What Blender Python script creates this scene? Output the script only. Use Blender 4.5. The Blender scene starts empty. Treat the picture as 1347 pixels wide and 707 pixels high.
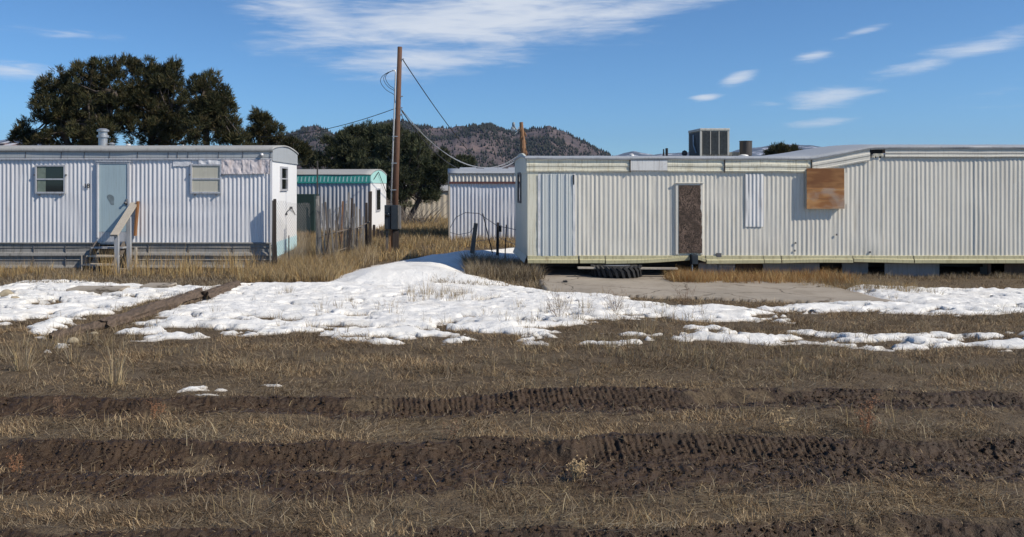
import bpy, math, random
import numpy as np
random.seed(7)
rng = np.random.default_rng(7)
R = math.radians
scene = bpy.context.scene
COL = scene.collection

# ------------------------------------------------------------------ camera
CAMZ, F, U0, V0 = 2.05, 1128.0, 581.0, 244.0
cam = bpy.data.cameras.new("camera"); camo = bpy.data.objects.new("camera", cam); COL.objects.link(camo)
camo.location = (0, 0, CAMZ); camo.rotation_euler = (R(90), 0, 0)
cam.sensor_width = 36; cam.lens = F / 1347 * 36
cam.shift_x = (673.5 - U0) / 1347; cam.shift_y = -(353.5 - V0) / 1347
cam.clip_start = 0.1; cam.clip_end = 20000
scene.camera = camo

def X(u, D): return (u - U0) / F * D
def Z(v, D): return CAMZ - (v - V0) / F * D
def P(u, v, D): return (X(u, D), D, Z(v, D))
def GD(v): return CAMZ * F / (v - V0)          # distance of flat ground seen at row v

# ------------------------------------------------------------------ noise
def _hash(ix, iy, seed):
    h = (ix.astype(np.int64) * 374761393 + iy.astype(np.int64) * 668265263 + seed * 1442695041) & 0xFFFFFFFF
    h = ((h ^ (h >> 13)) * 1274126177) & 0xFFFFFFFF
    h = h ^ (h >> 16)
    return (h & 0xFFFF) / 65535.0
def vnoise(x, y, seed=0):
    x = np.asarray(x, float); y = np.asarray(y, float)
    ix = np.floor(x); iy = np.floor(y); fx = x - ix; fy = y - iy
    fx = fx * fx * (3 - 2 * fx); fy = fy * fy * (3 - 2 * fy)
    a = _hash(ix, iy, seed); b = _hash(ix + 1, iy, seed); c = _hash(ix, iy + 1, seed); d = _hash(ix + 1, iy + 1, seed)
    return (a * (1 - fx) + b * fx) * (1 - fy) + (c * (1 - fx) + d * fx) * fy
def fbm(x, y, seed=0, oct=4):
    s = 0; a = 1; t = 0
    for k in range(oct):
        s = s + a * (vnoise(x * 2 ** k + 17.3 * k, y * 2 ** k - 9.1 * k, seed + k) - .5); t += a; a *= .5
    return s / t * 2          # about -1..1
def sm(a, b, x):
    t = np.clip((x - a) / (b - a), 0, 1); return t * t * (3 - 2 * t)

# ------------------------------------------------------------------ object helpers
ORI = {}
def tag(o, label=None, cat=None, group=None, kind=None):
    if label: o['label'] = label
    if cat: o['category'] = cat
    if group: o['group'] = group
    if kind: o['kind'] = kind
    return o
def thing(name, loc, label, cat, group=None):
    o = bpy.data.objects.new(name, None); COL.objects.link(o); o.location = loc
    o.empty_display_size = .2
    ORI[o.name] = np.array(loc, float)
    return tag(o, label, cat, group)
def link_mesh(name, V, Fc, mat, parent=None, smooth=False, flat_faces=None):
    V = np.asarray(V, float)
    org = np.zeros(3)
    if parent is not None: org = ORI[parent.name]
    elif len(V):
        org = np.array([V[:, 0].mean(), V[:, 1].mean(), V[:, 2].min()])
    me = bpy.data.meshes.new(name)
    me.from_pydata((V - org).tolist(), [], Fc)
    if mat is not None: me.materials.append(mat)
    if smooth: me.polygons.foreach_set('use_smooth', [True] * len(me.polygons))
    o = bpy.data.objects.new(name, me); COL.objects.link(o)
    if parent is not None: o.parent = parent
    else: o.location = org
    ORI[o.name] = org
    return o
def np_mesh(name, V, quads=None, tris=None, mat=None, smooth=False, col=None, attrs=None):
    me = bpy.data.meshes.new(name)
    nq = 0 if quads is None else len(quads); nt = 0 if tris is None else len(tris)
    me.vertices.add(len(V)); me.vertices.foreach_set('co', np.asarray(V, np.float32).ravel())
    loops = []
    if nq: loops.append(np.asarray(quads, np.int32).ravel())
    if nt: loops.append(np.asarray(tris, np.int32).ravel())
    lo = np.concatenate(loops)
    me.loops.add(len(lo)); me.loops.foreach_set('vertex_index', lo)
    me.polygons.add(nq + nt)
    st = np.concatenate([np.arange(nq) * 4, nq * 4 + np.arange(nt) * 3]).astype(np.int32)
    me.polygons.foreach_set('loop_start', st)
    me.update(calc_edges=True)
    if smooth: me.polygons.foreach_set('use_smooth', np.ones(nq + nt, bool))
    if col is not None:
        ca = me.color_attributes.new('Col', 'FLOAT_COLOR', 'POINT')
        ca.data.foreach_set('color', np.asarray(col, np.float32).ravel())
    if attrs:
        for k, v in attrs.items():
            at = me.attributes.new(k, 'FLOAT', 'POINT'); at.data.foreach_set('value', np.asarray(v, np.float32))
    if mat is not None: me.materials.append(mat)
    o = bpy.data.objects.new(name, me); COL.objects.link(o)
    ORI[o.name] = np.zeros(3)
    return o

class MB:
    def __init__(s): s.v = []; s.f = []; s.p = []
    def add(s, V, Fc):
        n = len(s.v); s.p.append((n, len(s.f))); s.v += [tuple(p) for p in V]; s.f += [tuple(i + n for i in f) for f in Fc]; return s
    def box(s, x0, x1, y0, y1, z0, z1):
        V = [(x0, y0, z0), (x1, y0, z0), (x1, y1, z0), (x0, y1, z0), (x0, y0, z1), (x1, y0, z1), (x1, y1, z1), (x0, y1, z1)]
        return s.add(V, [(0, 3, 2, 1), (4, 5, 6, 7), (0, 1, 5, 4), (1, 2, 6, 5), (2, 3, 7, 6), (3, 0, 4, 7)])
    def bar(s, a, b, w, t, roll=0.0, b_end=None):
        a = np.array(a, float); b = np.array(b, float); d = b - a; L = np.linalg.norm(d); d = d / L
        up = np.array([0, 0, 1.]) if abs(d[2]) < .95 else np.array([1., 0, 0])
        r = np.cross(d, up); r /= np.linalg.norm(r); q = np.cross(r, d)
        c, sn = math.cos(roll), math.sin(roll); r, q = r * c + q * sn, q * c - r * sn
        V = []
        for p, k in ((a, 1), (b, 1 if b_end is None else b_end)):
            for i, j in ((-1, -1), (1, -1), (1, 1), (-1, 1)): V.append(p + r * i * w / 2 * k + q * j * t / 2 * k)
        return s.add(V, [(0, 1, 2, 3), (7, 6, 5, 4), (0, 4, 5, 1), (1, 5, 6, 2), (2, 6, 7, 3), (3, 7, 4, 0)])
    def tube(s, pts, r, n=8, cap=True):
        pts = [np.array(p, float) for p in pts]
        rs = r if hasattr(r, '__len__') else [r] * len(pts)
        V = []; Fc = []; prev = None
        for i, p in enumerate(pts):
            d = (pts[min(i + 1, len(pts) - 1)] - pts[max(i - 1, 0)]); d = d / (np.linalg.norm(d) + 1e-9)
            if prev is None:
                up = np.array([0, 0, 1.]) if abs(d[2]) < .9 else np.array([0, 1., 0])
                a = np.cross(d, up)
            else: a = prev - d * np.dot(prev, d)
            a /= np.linalg.norm(a); prev = a; b = np.cross(d, a)
            for k in range(n):
                t = 2 * math.pi * k / n; V.append(p + (a * math.cos(t) + b * math.sin(t)) * rs[i])
        for i in range(len(pts) - 1):
            for k in range(n):
                k2 = (k + 1) % n; Fc.append((i * n + k, i * n + k2, (i + 1) * n + k2, (i + 1) * n + k))
        if cap: Fc.append(tuple(range(n))[::-1]); Fc.append(tuple(range((len(pts) - 1) * n, len(pts) * n)))
        return s.add(V, Fc)
    def lathe(s, c, prof, n=20):
        V = []; Fc = []
        for r, z in prof:
            for k in range(n):
                t = 2 * math.pi * k / n; V.append((c[0] + r * math.cos(t), c[1] + r * math.sin(t), c[2] + z))
        for i in range(len(prof) - 1):
            for k in range(n):
                k2 = (k + 1) % n; Fc.append((i * n + k, i * n + k2, (i + 1) * n + k2, (i + 1) * n + k))
        Fc.append(tuple(range(n))[::-1]); Fc.append(tuple(range((len(prof) - 1) * n, len(prof) * n)))
        return s.add(V, Fc)
    def extr_x(s, prof, x0, x1, seg=1, closed=False, wob=0.0, seed=0):
        """profile (y,z) swept along x"""
        n = len(prof); V = []; Fc = []
        for i in range(seg + 1):
            x = x0 + (x1 - x0) * i / seg
            for j, (y, z) in enumerate(prof):
                w = wob * float(fbm(np.array(x * 1.3 + seed * 7.1), np.array(j * .35), seed, 2)) if wob else 0
                V.append((x, y + w, z + w * .4))
        for i in range(seg):
            for j in range(n if closed else n - 1):
                k = (j + 1) % n; Fc.append((i * n + j, i * n + k, (i + 1) * n + k, (i + 1) * n + j))
        if closed: Fc.append(tuple(range(n))[::-1]); Fc.append(tuple(range(seg * n, seg * n + n)))
        return s.add(V, Fc)
    def build(s, name, mat, parent=None, smooth=False):
        return link_mesh(name, s.v, s.f, mat, parent, smooth)

def build_each(mb, name, mat, parent, smooth=False):
    """every piece of the builder becomes a part of its own"""
    for i, (v0, f0) in enumerate(mb.p):
        v1, f1 = mb.p[i + 1] if i + 1 < len(mb.p) else (len(mb.v), len(mb.f))
        link_mesh(name, mb.v[v0:v1], [tuple(k - v0 for k in f) for f in mb.f[f0:f1]], mat, parent, smooth)

def bevel(o, w=.006, seg=2):
    m = o.modifiers.new('Bevel', 'BEVEL'); m.width = w; m.segments = seg; m.limit_method = 'ANGLE'; return o

# ------------------------------------------------------------------ materials
def new_mat(name):
    m = bpy.data.materials.new(name); m.use_nodes = True; nt = m.node_tree
    return m, nt, nt.nodes['Principled BSDF']
def N(nt, typ, **kw):
    n = nt.nodes.new(typ)
    for k, v in kw.items():
        if k.startswith('_'): setattr(n, k[1:], v)
        else: n.inputs[k.replace('_', ' ')].default_value = v
    return n
def L(nt, a, b): nt.links.new(a, b)
def rgb(c, a=1): return (c[0], c[1], c[2], a)
def mixc(nt, fac, A, B, mode='MIX'):
    n = nt.nodes.new('ShaderNodeMix'); n.data_type = 'RGBA'; n.blend_type = mode
    for sock, v in ((n.inputs[0], fac), (n.inputs[6], A), (n.inputs[7], B)):
        if hasattr(v, 'is_linked') or isinstance(v, bpy.types.NodeSocket): L(nt, v, sock)
        elif isinstance(v, (tuple, list)): sock.default_value = rgb(v)
        else: sock.default_value = v
    return n.outputs[2]
def ramp(nt, src, p0, p1, a=0., b=1.):
    n = nt.nodes.new('ShaderNodeMapRange'); n.inputs[1].default_value = p0; n.inputs[2].default_value = p1
    n.inputs[3].default_value = a; n.inputs[4].default_value = b; L(nt, src, n.inputs[0]); return n.outputs[0]
def noise(nt, scale, detail=4, vec=None, rough=.55, sc=None, coord='Object', dist=0.0):
    if vec is None:
        tc = nt.nodes.new('ShaderNodeTexCoord'); vec = tc.outputs[coord]
    if sc is not None:
        mp = nt.nodes.new('ShaderNodeMapping'); mp.inputs['Scale'].default_value = sc; L(nt, vec, mp.inputs[0]); vec = mp.outputs[0]
    n = nt.nodes.new('ShaderNodeTexNoise'); n.inputs['Scale'].default_value = scale; n.inputs['Detail'].default_value = detail
    n.inputs['Roughness'].default_value = rough; n.inputs['Distortion'].default_value = dist
    L(nt, vec, n.inputs['Vector']); return n.outputs[0]
def bump(nt, b, h, strength=.3, dist=.02):
    n = nt.nodes.new('ShaderNodeBump'); n.inputs['Strength'].default_value = strength; n.inputs['Distance'].default_value = dist
    L(nt, h, n.inputs['Height']); L(nt, n.outputs[0], b.inputs['Normal'])

def m_paint(name, base, dirt=(.25, .22, .18), amt=.5, rough=.5, metal=0.0, rust=0.0, spot=None):
    """painted sheet metal, weathered: blotches, vertical streaks, scuffs"""
    m, nt, b = new_mat(name)
    n1 = noise(nt, 1.2, 6); n2 = noise(nt, 3.0, 4, sc=(9, 9, .35)); n3 = noise(nt, 30, 3)
    c = mixc(nt, ramp(nt, n1, .3, .75, 0, .8 * amt), base, tuple(x * .86 for x in base))
    c = mixc(nt, ramp(nt, n2, .5, .78, 0, .75 * amt), c, dirt)
    c = mixc(nt, ramp(nt, n3, .62, .72, 0, .35 * amt), c, tuple(x * .6 for x in dirt))
    n5 = noise(nt, 5.0, 5, sc=(5, 5, .22), rough=.6); c = mixc(nt, ramp(nt, n5, .60, .72, 0, .6 * amt), c, (dirt[0] * .75, dirt[1] * .62, dirt[2] * .45))
    if rust:
        n4 = noise(nt, 6, 6, rough=.7); c = mixc(nt, ramp(nt, n4, .62, .7, 0, rust), c, (.16, .07, .03))
    L(nt, c, b.inputs['Base Color']); b.inputs['Roughness'].default_value = rough; b.inputs['Metallic'].default_value = metal
    bump(nt, b, noise(nt, 2.2, 3, sc=(1, 1, .6)), .25, .02)
    return m
def m_wood(name, a, c2, scale=4, axis=(1, 1, 12), rough=.85, bmp=.4):
    m, nt, b = new_mat(name)
    sc = tuple(1 / s * 12 if s else 1 for s in axis)
    n1 = noise(nt, scale, 6, sc=sc, dist=.6); n2 = noise(nt, 2, 4)
    c = mixc(nt, ramp(nt, n1, .3, .7), a, c2); c = mixc(nt, ramp(nt, n2, .4, .8, 0, .5), c, tuple(x * .55 for x in a))
    L(nt, c, b.inputs['Base Color']); b.inputs['Roughness'].default_value = rough; bump(nt, b, n1, bmp, .01)
    return m
def m_plain(name, c, rough=.6, metal=0, var=.35, scale=8):
    m, nt, b = new_mat(name)
    n = noise(nt, scale, 5); cc = mixc(nt, ramp(nt, n, .35, .7), c, tuple(x * (1 - var) for x in c))
    L(nt, cc, b.inputs['Base Color']); b.inputs['Roughness'].default_value = rough; b.inputs['Metallic'].default_value = metal
    bump(nt, b, noise(nt, scale * 6, 3), .2, .005)
    return m
def m_attr(name, rough=.9, trans=0.0, var=.2, nscale=1.5):
    m, nt, b = new_mat(name)
    a = nt.nodes.new('ShaderNodeAttribute'); a.attribute_name = 'Col'
    n = noise(nt, nscale, 3, coord='Generated' if False else 'Object')
    c = mixc(nt, ramp(nt, n, .35, .7, 0, var), a.outputs[0], mixc(nt, 1.0, a.outputs[0], (.6, .55, .5), 'MULTIPLY'))
    L(nt, c, b.inputs['Base Color']); b.inputs['Roughness'].default_value = rough
    b.inputs['Specular IOR Level'].default_value = .2
    if trans:
        tr = nt.nodes.new('ShaderNodeBsdfTranslucent'); L(nt, c, tr.inputs[0])
        mx = nt.nodes.new('ShaderNodeMixShader'); mx.inputs[0].default_value = trans
        L(nt, b.outputs[0], mx.inputs[1]); L(nt, tr.outputs[0], mx.inputs[2])
        L(nt, mx.outputs[0], nt.nodes['Material Output'].inputs[0])
    return m

M = {}
M['white_siding'] = m_paint('white_siding', (.67, .67, .69), (.40, .38, .38), .5, .45)
M['white_end'] = m_paint('white_end', (.80, .80, .80), (.5, .48, .45), .25, .5)
M['cream_siding'] = m_paint('cream_siding', (.68, .65, .575), (.40, .36, .28), .62, .5, spot=1)
M['cream_trim'] = m_paint('cream_trim', (.72, .69, .56), (.30, .24, .11), .9, .5, rust=.3)
M['yellow_trim'] = m_paint('yellow_trim', (.50, .46, .28), (.14, .11, .04), .8, .55, rust=.35)
M['patch_metal'] = m_paint('patch_metal', (.59, .61, .59), (.40, .43, .45), .5, .4, .1)
M['patch_white'] = m_paint('patch_white', (.74, .735, .72), (.34, .32, .31), 1.0, .5)
M['grey_roof'] = m_paint('grey_roof', (.36, .36, .35), (.18, .17, .16), .8, .75)
M['bright_roof'] = m_paint('bright_roof', (.40, .42, .44), (.20, .19, .18), .7, .5, .1)
M['fascia_grey'] = m_paint('fascia_grey', (.44, .46, .47), (.24, .24, .24), .7, .5, .15)
M['skirt_grey'] = m_paint('skirt_grey', (.27, .26, .245), (.08, .075, .07), .95, .75, .0)
M['galv'] = m_paint('galvanised', (.52, .54, .58), (.27, .27, .30), .7, .42, .35)
M['teal'] = m_paint('teal', (.05, .36, .31), (.06, .14, .13), .6, .5)
M['aqua'] = m_paint('aqua', (.42, .72, .68), (.2, .4, .38), .5, .5)
M['aqua_pale'] = m_paint('aqua_pale', (.52, .74, .80), (.3, .4, .4), .5, .5)
M['grey_siding'] = m_paint('grey_siding', (.48, .49, .52), (.28, .28, .30), .5, .5)
M['silver_siding'] = m_paint('silver_siding', (.68, .69, .72), (.28, .28, .33), .75, .4, .25)
M['beige_siding'] = m_paint('beige_siding', (.58, .50, .38), (.35, .29, .21), .5, .7)
M['red_trim'] = m_paint('red_trim', (.12, .045, .04), (.05, .02, .02), .5, .6)
M['door_blue'] = m_paint('door_blue', (.36, .46, .50), (.24, .29, .31), .6, .45)
M['frame_alu'] = m_paint('frame_alu', (.56, .56, .58), (.2, .2, .2), .9, .45, .3)
M['frame_dark'] = m_plain('frame_dark', (.12, .12, .13), .6)
M['curtain'] = m_plain('curtain', (.20, .25, .21), .9)
M['tan_panel'] = m_paint('tan_panel', (.50, .48, .40), (.30, .28, .22), .7, .6)
M['black'] = m_plain('black_plastic', (.012, .012, .013), .55)
M['rubber'] = m_plain('rubber', (.02, .02, .021), .7)
M['void_shade'] = m_plain('underfloor_shade', (.03, .028, .025), .9)  # near-black: shade under floors and in openings, painted as colour
M['meter'] = m_plain('meter_box_grey', (.035, .045, .055), .5, .3)
M['steel'] = m_paint('steel', (.45, .46, .47), (.2, .19, .18), .8, .4, .6)
M['rustsoot'] = m_paint('sooty_steel', (.05, .045, .042), (.2, .15, .12), .7, .7, .2, rust=.4)
M['cooler'] = m_paint('cooler_metal', (.50, .48, .42), (.26, .22, .17), .8, .6, .1)
M['cooler_pad'] = m_plain('cooler_pad', (.20, .19, .165), .9, var=.4, scale=20)
M['pole_wood'] = m_wood('pole_wood', (.17, .085, .05), (.07, .035, .022), 6)
M['pole_rust'] = m_wood('frayed_pole', (.36, .19, .09), (.14, .07, .04), 6)
M['post_grey'] = m_wood('weathered_post', (.20, .17, .145), (.075, .06, .05), 6)
M['post_dark'] = m_wood('dark_post', (.06, .045, .038), (.025, .018, .015), 6)
M['picket'] = m_wood('weathered_picket', (.30, .285, .27), (.13, .12, .11), 5)
M['plank'] = m_wood('pale_plank', (.50, .45, .38), (.30, .26, .21), 5)
M['plank_grey'] = m_wood('grey_plank', (.40, .42, .45), (.22, .22, .23), 5)
M['plank_brown'] = m_wood('brown_plank', (.33, .15, .05), (.16, .07, .03), 5)
M['log'] = m_wood('rotten_log', (.15, .105, .075), (.045, .032, .022), 6, axis=(2, 14, 4), bmp=.9)
M['bark'] = m_wood('bark', (.10, .08, .07), (.07, .055, .045), 5)
M['wire'] = m_plain('wire', (.03, .03, .032), .5)
M['wire_pale'] = m_plain('wire_pale', (.45, .46, .48), .4, .4)
M['galv_wire'] = m_plain('galvanised_wire', (.30, .29, .29), .5, .5)
M['rock'] = m_plain('rock', (.42, .35, .24), .9, var=.5, scale=5)
M['block'] = m_plain('concrete_block', (.30, .29, .27), .95, var=.3, scale=6)
M['ceramic'] = m_plain('lamp_housing', (.30, .32, .32), .5, .3)

# glass
def m_glass():
    m, nt, b = new_mat('window_glass')
    b.inputs['Base Color'].default_value = (.012, .016, .018, 1); b.inputs['Roughness'].default_value = .06
    b.inputs['IOR'].default_value = 1.5; b.inputs['Coat Weight'].default_value = .3
    return m
M['glass'] = m_glass()
def m_lampglass():
    m, nt, b = new_mat('lamp_globe'); b.inputs['Base Color'].default_value = (.75, .78, .75, 1); b.inputs['Roughness'].default_value = .15
    b.inputs['Transmission Weight'].default_value = .5
    return m
M['lampglass'] = m_lampglass()
# OSB board in the doorway
def m_osb():
    m, nt, b = new_mat('weathered_chipboard')
    tc = nt.nodes.new('ShaderNodeTexCoord')
    v = nt.nodes.new('ShaderNodeTexVoronoi'); v.inputs['Scale'].default_value = 38; v.inputs['Randomness'].default_value = 1
    mp = nt.nodes.new('ShaderNodeMapping'); mp.inputs['Scale'].default_value = (1.9, 1, .42); mp.inputs['Rotation'].default_value = (0, .25, 0)
    nn = nt.nodes.new('ShaderNodeTexNoise'); nn.inputs['Scale'].default_value = 7
    L(nt, tc.outputs['Object'], nn.inputs['Vector'])
    ad = nt.nodes.new('ShaderNodeVectorMath'); ad.operation = 'MULTIPLY_ADD'; ad.inputs[1].default_value = (.35, .35, .35)
    L(nt, nn.outputs['Color'], ad.inputs[0]); L(nt, tc.outputs['Object'], ad.inputs[2])
    L(nt, ad.outputs[0], mp.inputs[0]); L(nt, mp.outputs[0], v.inputs['Vector'])
    g = nt.nodes.new('ShaderNodeRGBToBW'); L(nt, v.outputs['Color'], g.inputs[0])
    c = mixc(nt, ramp(nt, g.outputs[0], .35, .72), (.03, .02, .015), (.19, .13, .10))
    c = mixc(nt, ramp(nt, noise(nt, 3.2, 5, rough=.7), .42, .62, 0, .8), c, (.045, .03, .022))
    L(nt, c, b.inputs['Base Color']); b.inputs['Roughness'].default_value = .9; bump(nt, b, g.outputs[0], .6, .01)
    return m
M['osb'] = m_osb()
def m_ply():
    m, nt, b = new_mat('plywood')
    tc = nt.nodes.new('ShaderNodeTexCoord')
    mp = nt.nodes.new('ShaderNodeMapping'); mp.inputs['Scale'].default_value = (1.0, 1, 4.2); L(nt, tc.outputs['Object'], mp.inputs[0])
    nn = nt.nodes.new('ShaderNodeTexNoise'); nn.inputs['Scale'].default_value = 1.1; nn.inputs['Detail'].default_value = 2; L(nt, mp.outputs[0], nn.inputs['Vector'])
    w = nt.nodes.new('ShaderNodeMath'); w.operation = 'MULTIPLY'; w.inputs[1].default_value = 26; L(nt, nn.outputs[0], w.inputs[0])
    s = nt.nodes.new('ShaderNodeMath'); s.operation = 'SINE'; L(nt, w.outputs[0], s.inputs[0])
    c = mixc(nt, ramp(nt, s.outputs[0], -1, 1), (.30, .125, .035), (.46, .235, .085))
    n2 = noise(nt, 1.6, 5, sc=(1, 1, 1.5)); c = mixc(nt, ramp(nt, n2, .45, .72, 0, .85), c, (.22, .085, .025))
    n3 = noise(nt, 2.3, 4, sc=(1, 1, 1.1), dist=.5)
    # grey weathering on the lower boards
    sp = nt.nodes.new('ShaderNodeSeparateXYZ'); L(nt, tc.outputs['Object'], sp.inputs[0])
    c = mixc(nt, ramp(nt, sp.outputs[2], 1.99, 2.0, 0, 1), c, mixc(nt, 1.0, c, (.62, .56, .5), 'MULTIPLY'))
    lowm = ramp(nt, sp.outputs[2], 2.0, 1.97); 
    mu = nt.nodes.new('ShaderNodeMath'); mu.operation = 'MULTIPLY'; L(nt, lowm, mu.inputs[0]); L(nt, ramp(nt, n3, .45, .6, 0, .6), mu.inputs[1])
    c = mixc(nt, mu.outputs[0], c, (.36, .30, .25))
    L(nt, c, b.inputs['Base Color']); b.inputs['Roughness'].default_value = .75; bump(nt, b, s.outputs[0], .15, .004)
    return m
M['ply'] = m_ply()

# ================================================================== GROUND
def pad_edge(x, y):
    """concrete slab in front of the right trailer, signed inside distance (m), +inside"""
    wob = .08 * fbm(x * 1.1, y * 1.1, 91, 3)
    x0, x1 = 2.05, 7.9
    ynear = 16.2 - .26 * (x - 2.05) - .12 * np.clip(x - 5.5, 0, 9) * 0
    d = np.minimum(np.minimum(x - x0, x1 - x), np.minimum(y - ynear, 22.5 - y))
    return d + wob
def ruts(x, y):
    """two tyre ruts of a muddy track crossing the foreground; returns (dz, mud 0..1)"""
    dz = np.zeros_like(x); mud = np.zeros_like(x)
    # centre line, half width, depth, range of x with crisp lug prints, seed, near mud reach
    specs = [(7.98 + .10 * np.sin(x * .55 + .4) + .14 * sm(0, 4, x), .27, .060, [(-.6, 2.3, 1.), (-3.3, -2.2, .5)], 31, 1.0),
             (6.42 + .06 * np.sin(x * .7 + 2) + .14 * sm(.5, 3, x), .27, .070, [(1.1, 3.1, 1.), (-2.6, -1.3, .45), (4.0, 5.2, .6)], 57, 1.9),
             (4.75 + .05 * np.sin(x * .6), .26, .05, [(-1., 1.2, .35)], 77, 1.2)]
    for yc, hw, dep, pr, sd, reach in specs:
        nz = fbm(x * .8, y * 1.2, sd, 4); nz2 = fbm(x * 5., y * 8, sd + 1, 3)
        d = (y - yc) + .20 * nz + .05 * nz2
        side = np.abs(d) / hw
        inside = 1 - sm(.45, 1.2, side)
        dz -= dep * .85 * inside * (1 + .6 * nz)
        bs = .25 + 1.0 * sm(-.25, .55, fbm(x * .45 + sd, y * 0 + 3., sd + 3, 2))
        berm = np.exp(-((d - hw * 1.35) / (hw * .45)) ** 2); bermn = np.exp(-((d + hw * 1.3) / (hw * .45)) ** 2)
        dz += (.040 * berm * bs * (1 + .5 * nz2) + .02 * bermn * (1 + nz2))
        on = 0
        for p0, p1, k in pr: on = on + k * sm(p0 - .25, p0 + .25, x) * (1 - sm(p1 - .25, p1 + .25, x))
        on = on * np.clip(.65 + .9 * fbm(x * 1.7, y * 2, sd + 9, 3), 0, 1)
        ph = x * 2 * np.pi / .050 + 1.2 * np.sin(x * 2.1 + sd) + 8 * d + 2.2 * fbm(x * 3, y * 4, sd + 12, 2)
        lug = np.clip(np.sin(ph) * 1.3, -.6, 1)
        wall = sm(.25, .55, d / hw) * (1 - sm(1.15, 1.45, d / hw))
        dz += .0115 * lug * wall * on
        ph2 = x * 2 * np.pi / .085 + 11 * np.abs(d) + 3 * fbm(x * 2, y * 3, sd + 14, 3)
        fl = (1 - sm(.35, .6, np.abs(d) / hw))
        dz += .008 * np.clip(np.sin(ph2), -.4, 1) * fl * np.clip(.35 + 1.2 * fbm(x * 1.1, y * 2, sd + 15, 2), 0, 1)
        dn = np.where(d < 0, np.abs(d) / reach, np.abs(d))
        band = 1 - sm(1.0, 1.75, dn / hw + .55 * fbm(x * 2.3, y * 4, sd + 5, 5))
        mud = np.maximum(mud, band * (1 - .65 * sm(.12, .5, fbm(x * 1.6, y * 3.2, sd + 33, 4))))
    return dz, mud
def ground_z(x, y):
    x = np.asarray(x, float); y = np.asarray(y, float)
    near = 1 - sm(60, 160, np.abs(y) + np.abs(x) * .5)
    h = (.045 * fbm(x * .35, y * .35, 3, 4) + .018 * fbm(x * 2.1, y * 2.6, 5, 4) * sm(30, 14, y)) * near
    h += .012 * fbm(x * 7, y * 9, 8, 4) * (1 - sm(12, 16, np.abs(y)))
    # rise of the yard towards the rear trailers
    h += .20 * sm(19.5, 28, y) * np.exp(-((x + .3) / 3.4) ** 2 * .5)
    h += .08 * sm(22, 32, y)
    # flatten near the slab
    pd = pad_edge(x, y)
    fl = sm(-.5, .1, pd)
    h = h * (1 - fl) - .03 * fl
    # flat footing along the trailers
    # ridge of soil along the rotten log
    ax, ay, bx, by = -5.75, 11.7, -4.15, 17.2
    t = np.clip(((x - ax) * (bx - ax) + (y - ay) * (by - ay)) / ((bx - ax) ** 2 + (by - ay) ** 2), 0, 1)
    dd = np.hypot(x - ax - t * (bx - ax), y - ay - t * (by - ay))
    h += .06 * np.exp(-(dd / .28) ** 2)
    return h
def ground_full(x, y):
    h = ground_z(x, y); rz, mud = ruts(x, y)
    fade = 1 - sm(30, 45, np.abs(x))
    k = (y < 10) & (y > 3)
    h = h + np.where(k, rz, 0) * fade
    mud = np.where(k, mud, 0)
    # churned clods where muddy
    h = h + mud * (.020 * fbm(x * 6, y * 9, 20, 3) + .020 * np.abs(fbm(x * 13, y * 17, 21, 3)) + .022 * fbm(x * 30, y * 34, 22, 2))
    return h, mud

def grid_mesh(xs, ys, drop=None):
    XX, YY = np.meshgrid(xs, ys); x = XX.ravel(); y = YY.ravel()
    h, mud = ground_full(x, y)
    if drop is not None: h = h - drop(x, y)
    nx, ny = len(xs), len(ys)
    i = np.arange((nx - 1) * (ny - 1)); a = (i // (nx - 1)) * nx + i % (nx - 1)
    q = np.stack([a, a + 1, a + nx + 1, a + nx], 1)
    return np.stack([x, y, h], 1), q, mud
FX0, FX1, FY0, FY1 = -4.4, 5.9, 4.15, 9.1
def in_drop(x, y):
    d = np.minimum(np.minimum(x - FX0, FX1 - x), np.minimum(y - FY0, FY1 - y))
    return .25 * sm(.05, .30, d)
def fine_edge(x, y):
    d = np.minimum(np.minimum(x - FX0, FX1 - x), np.minimum(y - FY0, FY1 - y))
    return .02 * (1 - sm(0, .04, d))
xs = np.concatenate([-np.geomspace(16, 7000, 40)[::-1], np.arange(-15.9, -9, .25), np.arange(-9, 13.6, .05), np.arange(13.6, 20, .25), np.geomspace(20.2, 7000, 40)])
ys = np.concatenate([[-7000, -2000, -600, -200, -80, -40, -20, -10, -5, -2, 0, 1, 2, 2.6], np.arange(3, 9.2, .04), np.arange(9.2, 20, .05), np.arange(20, 40, .2), np.geomspace(40.4, 9000, 60)])
v1, q1, m1 = grid_mesh(xs, ys, in_drop)
v2, q2, m2 = grid_mesh(np.arange(FX0, FX1, .0095), np.arange(FY0, FY1, .015), fine_edge)
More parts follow.
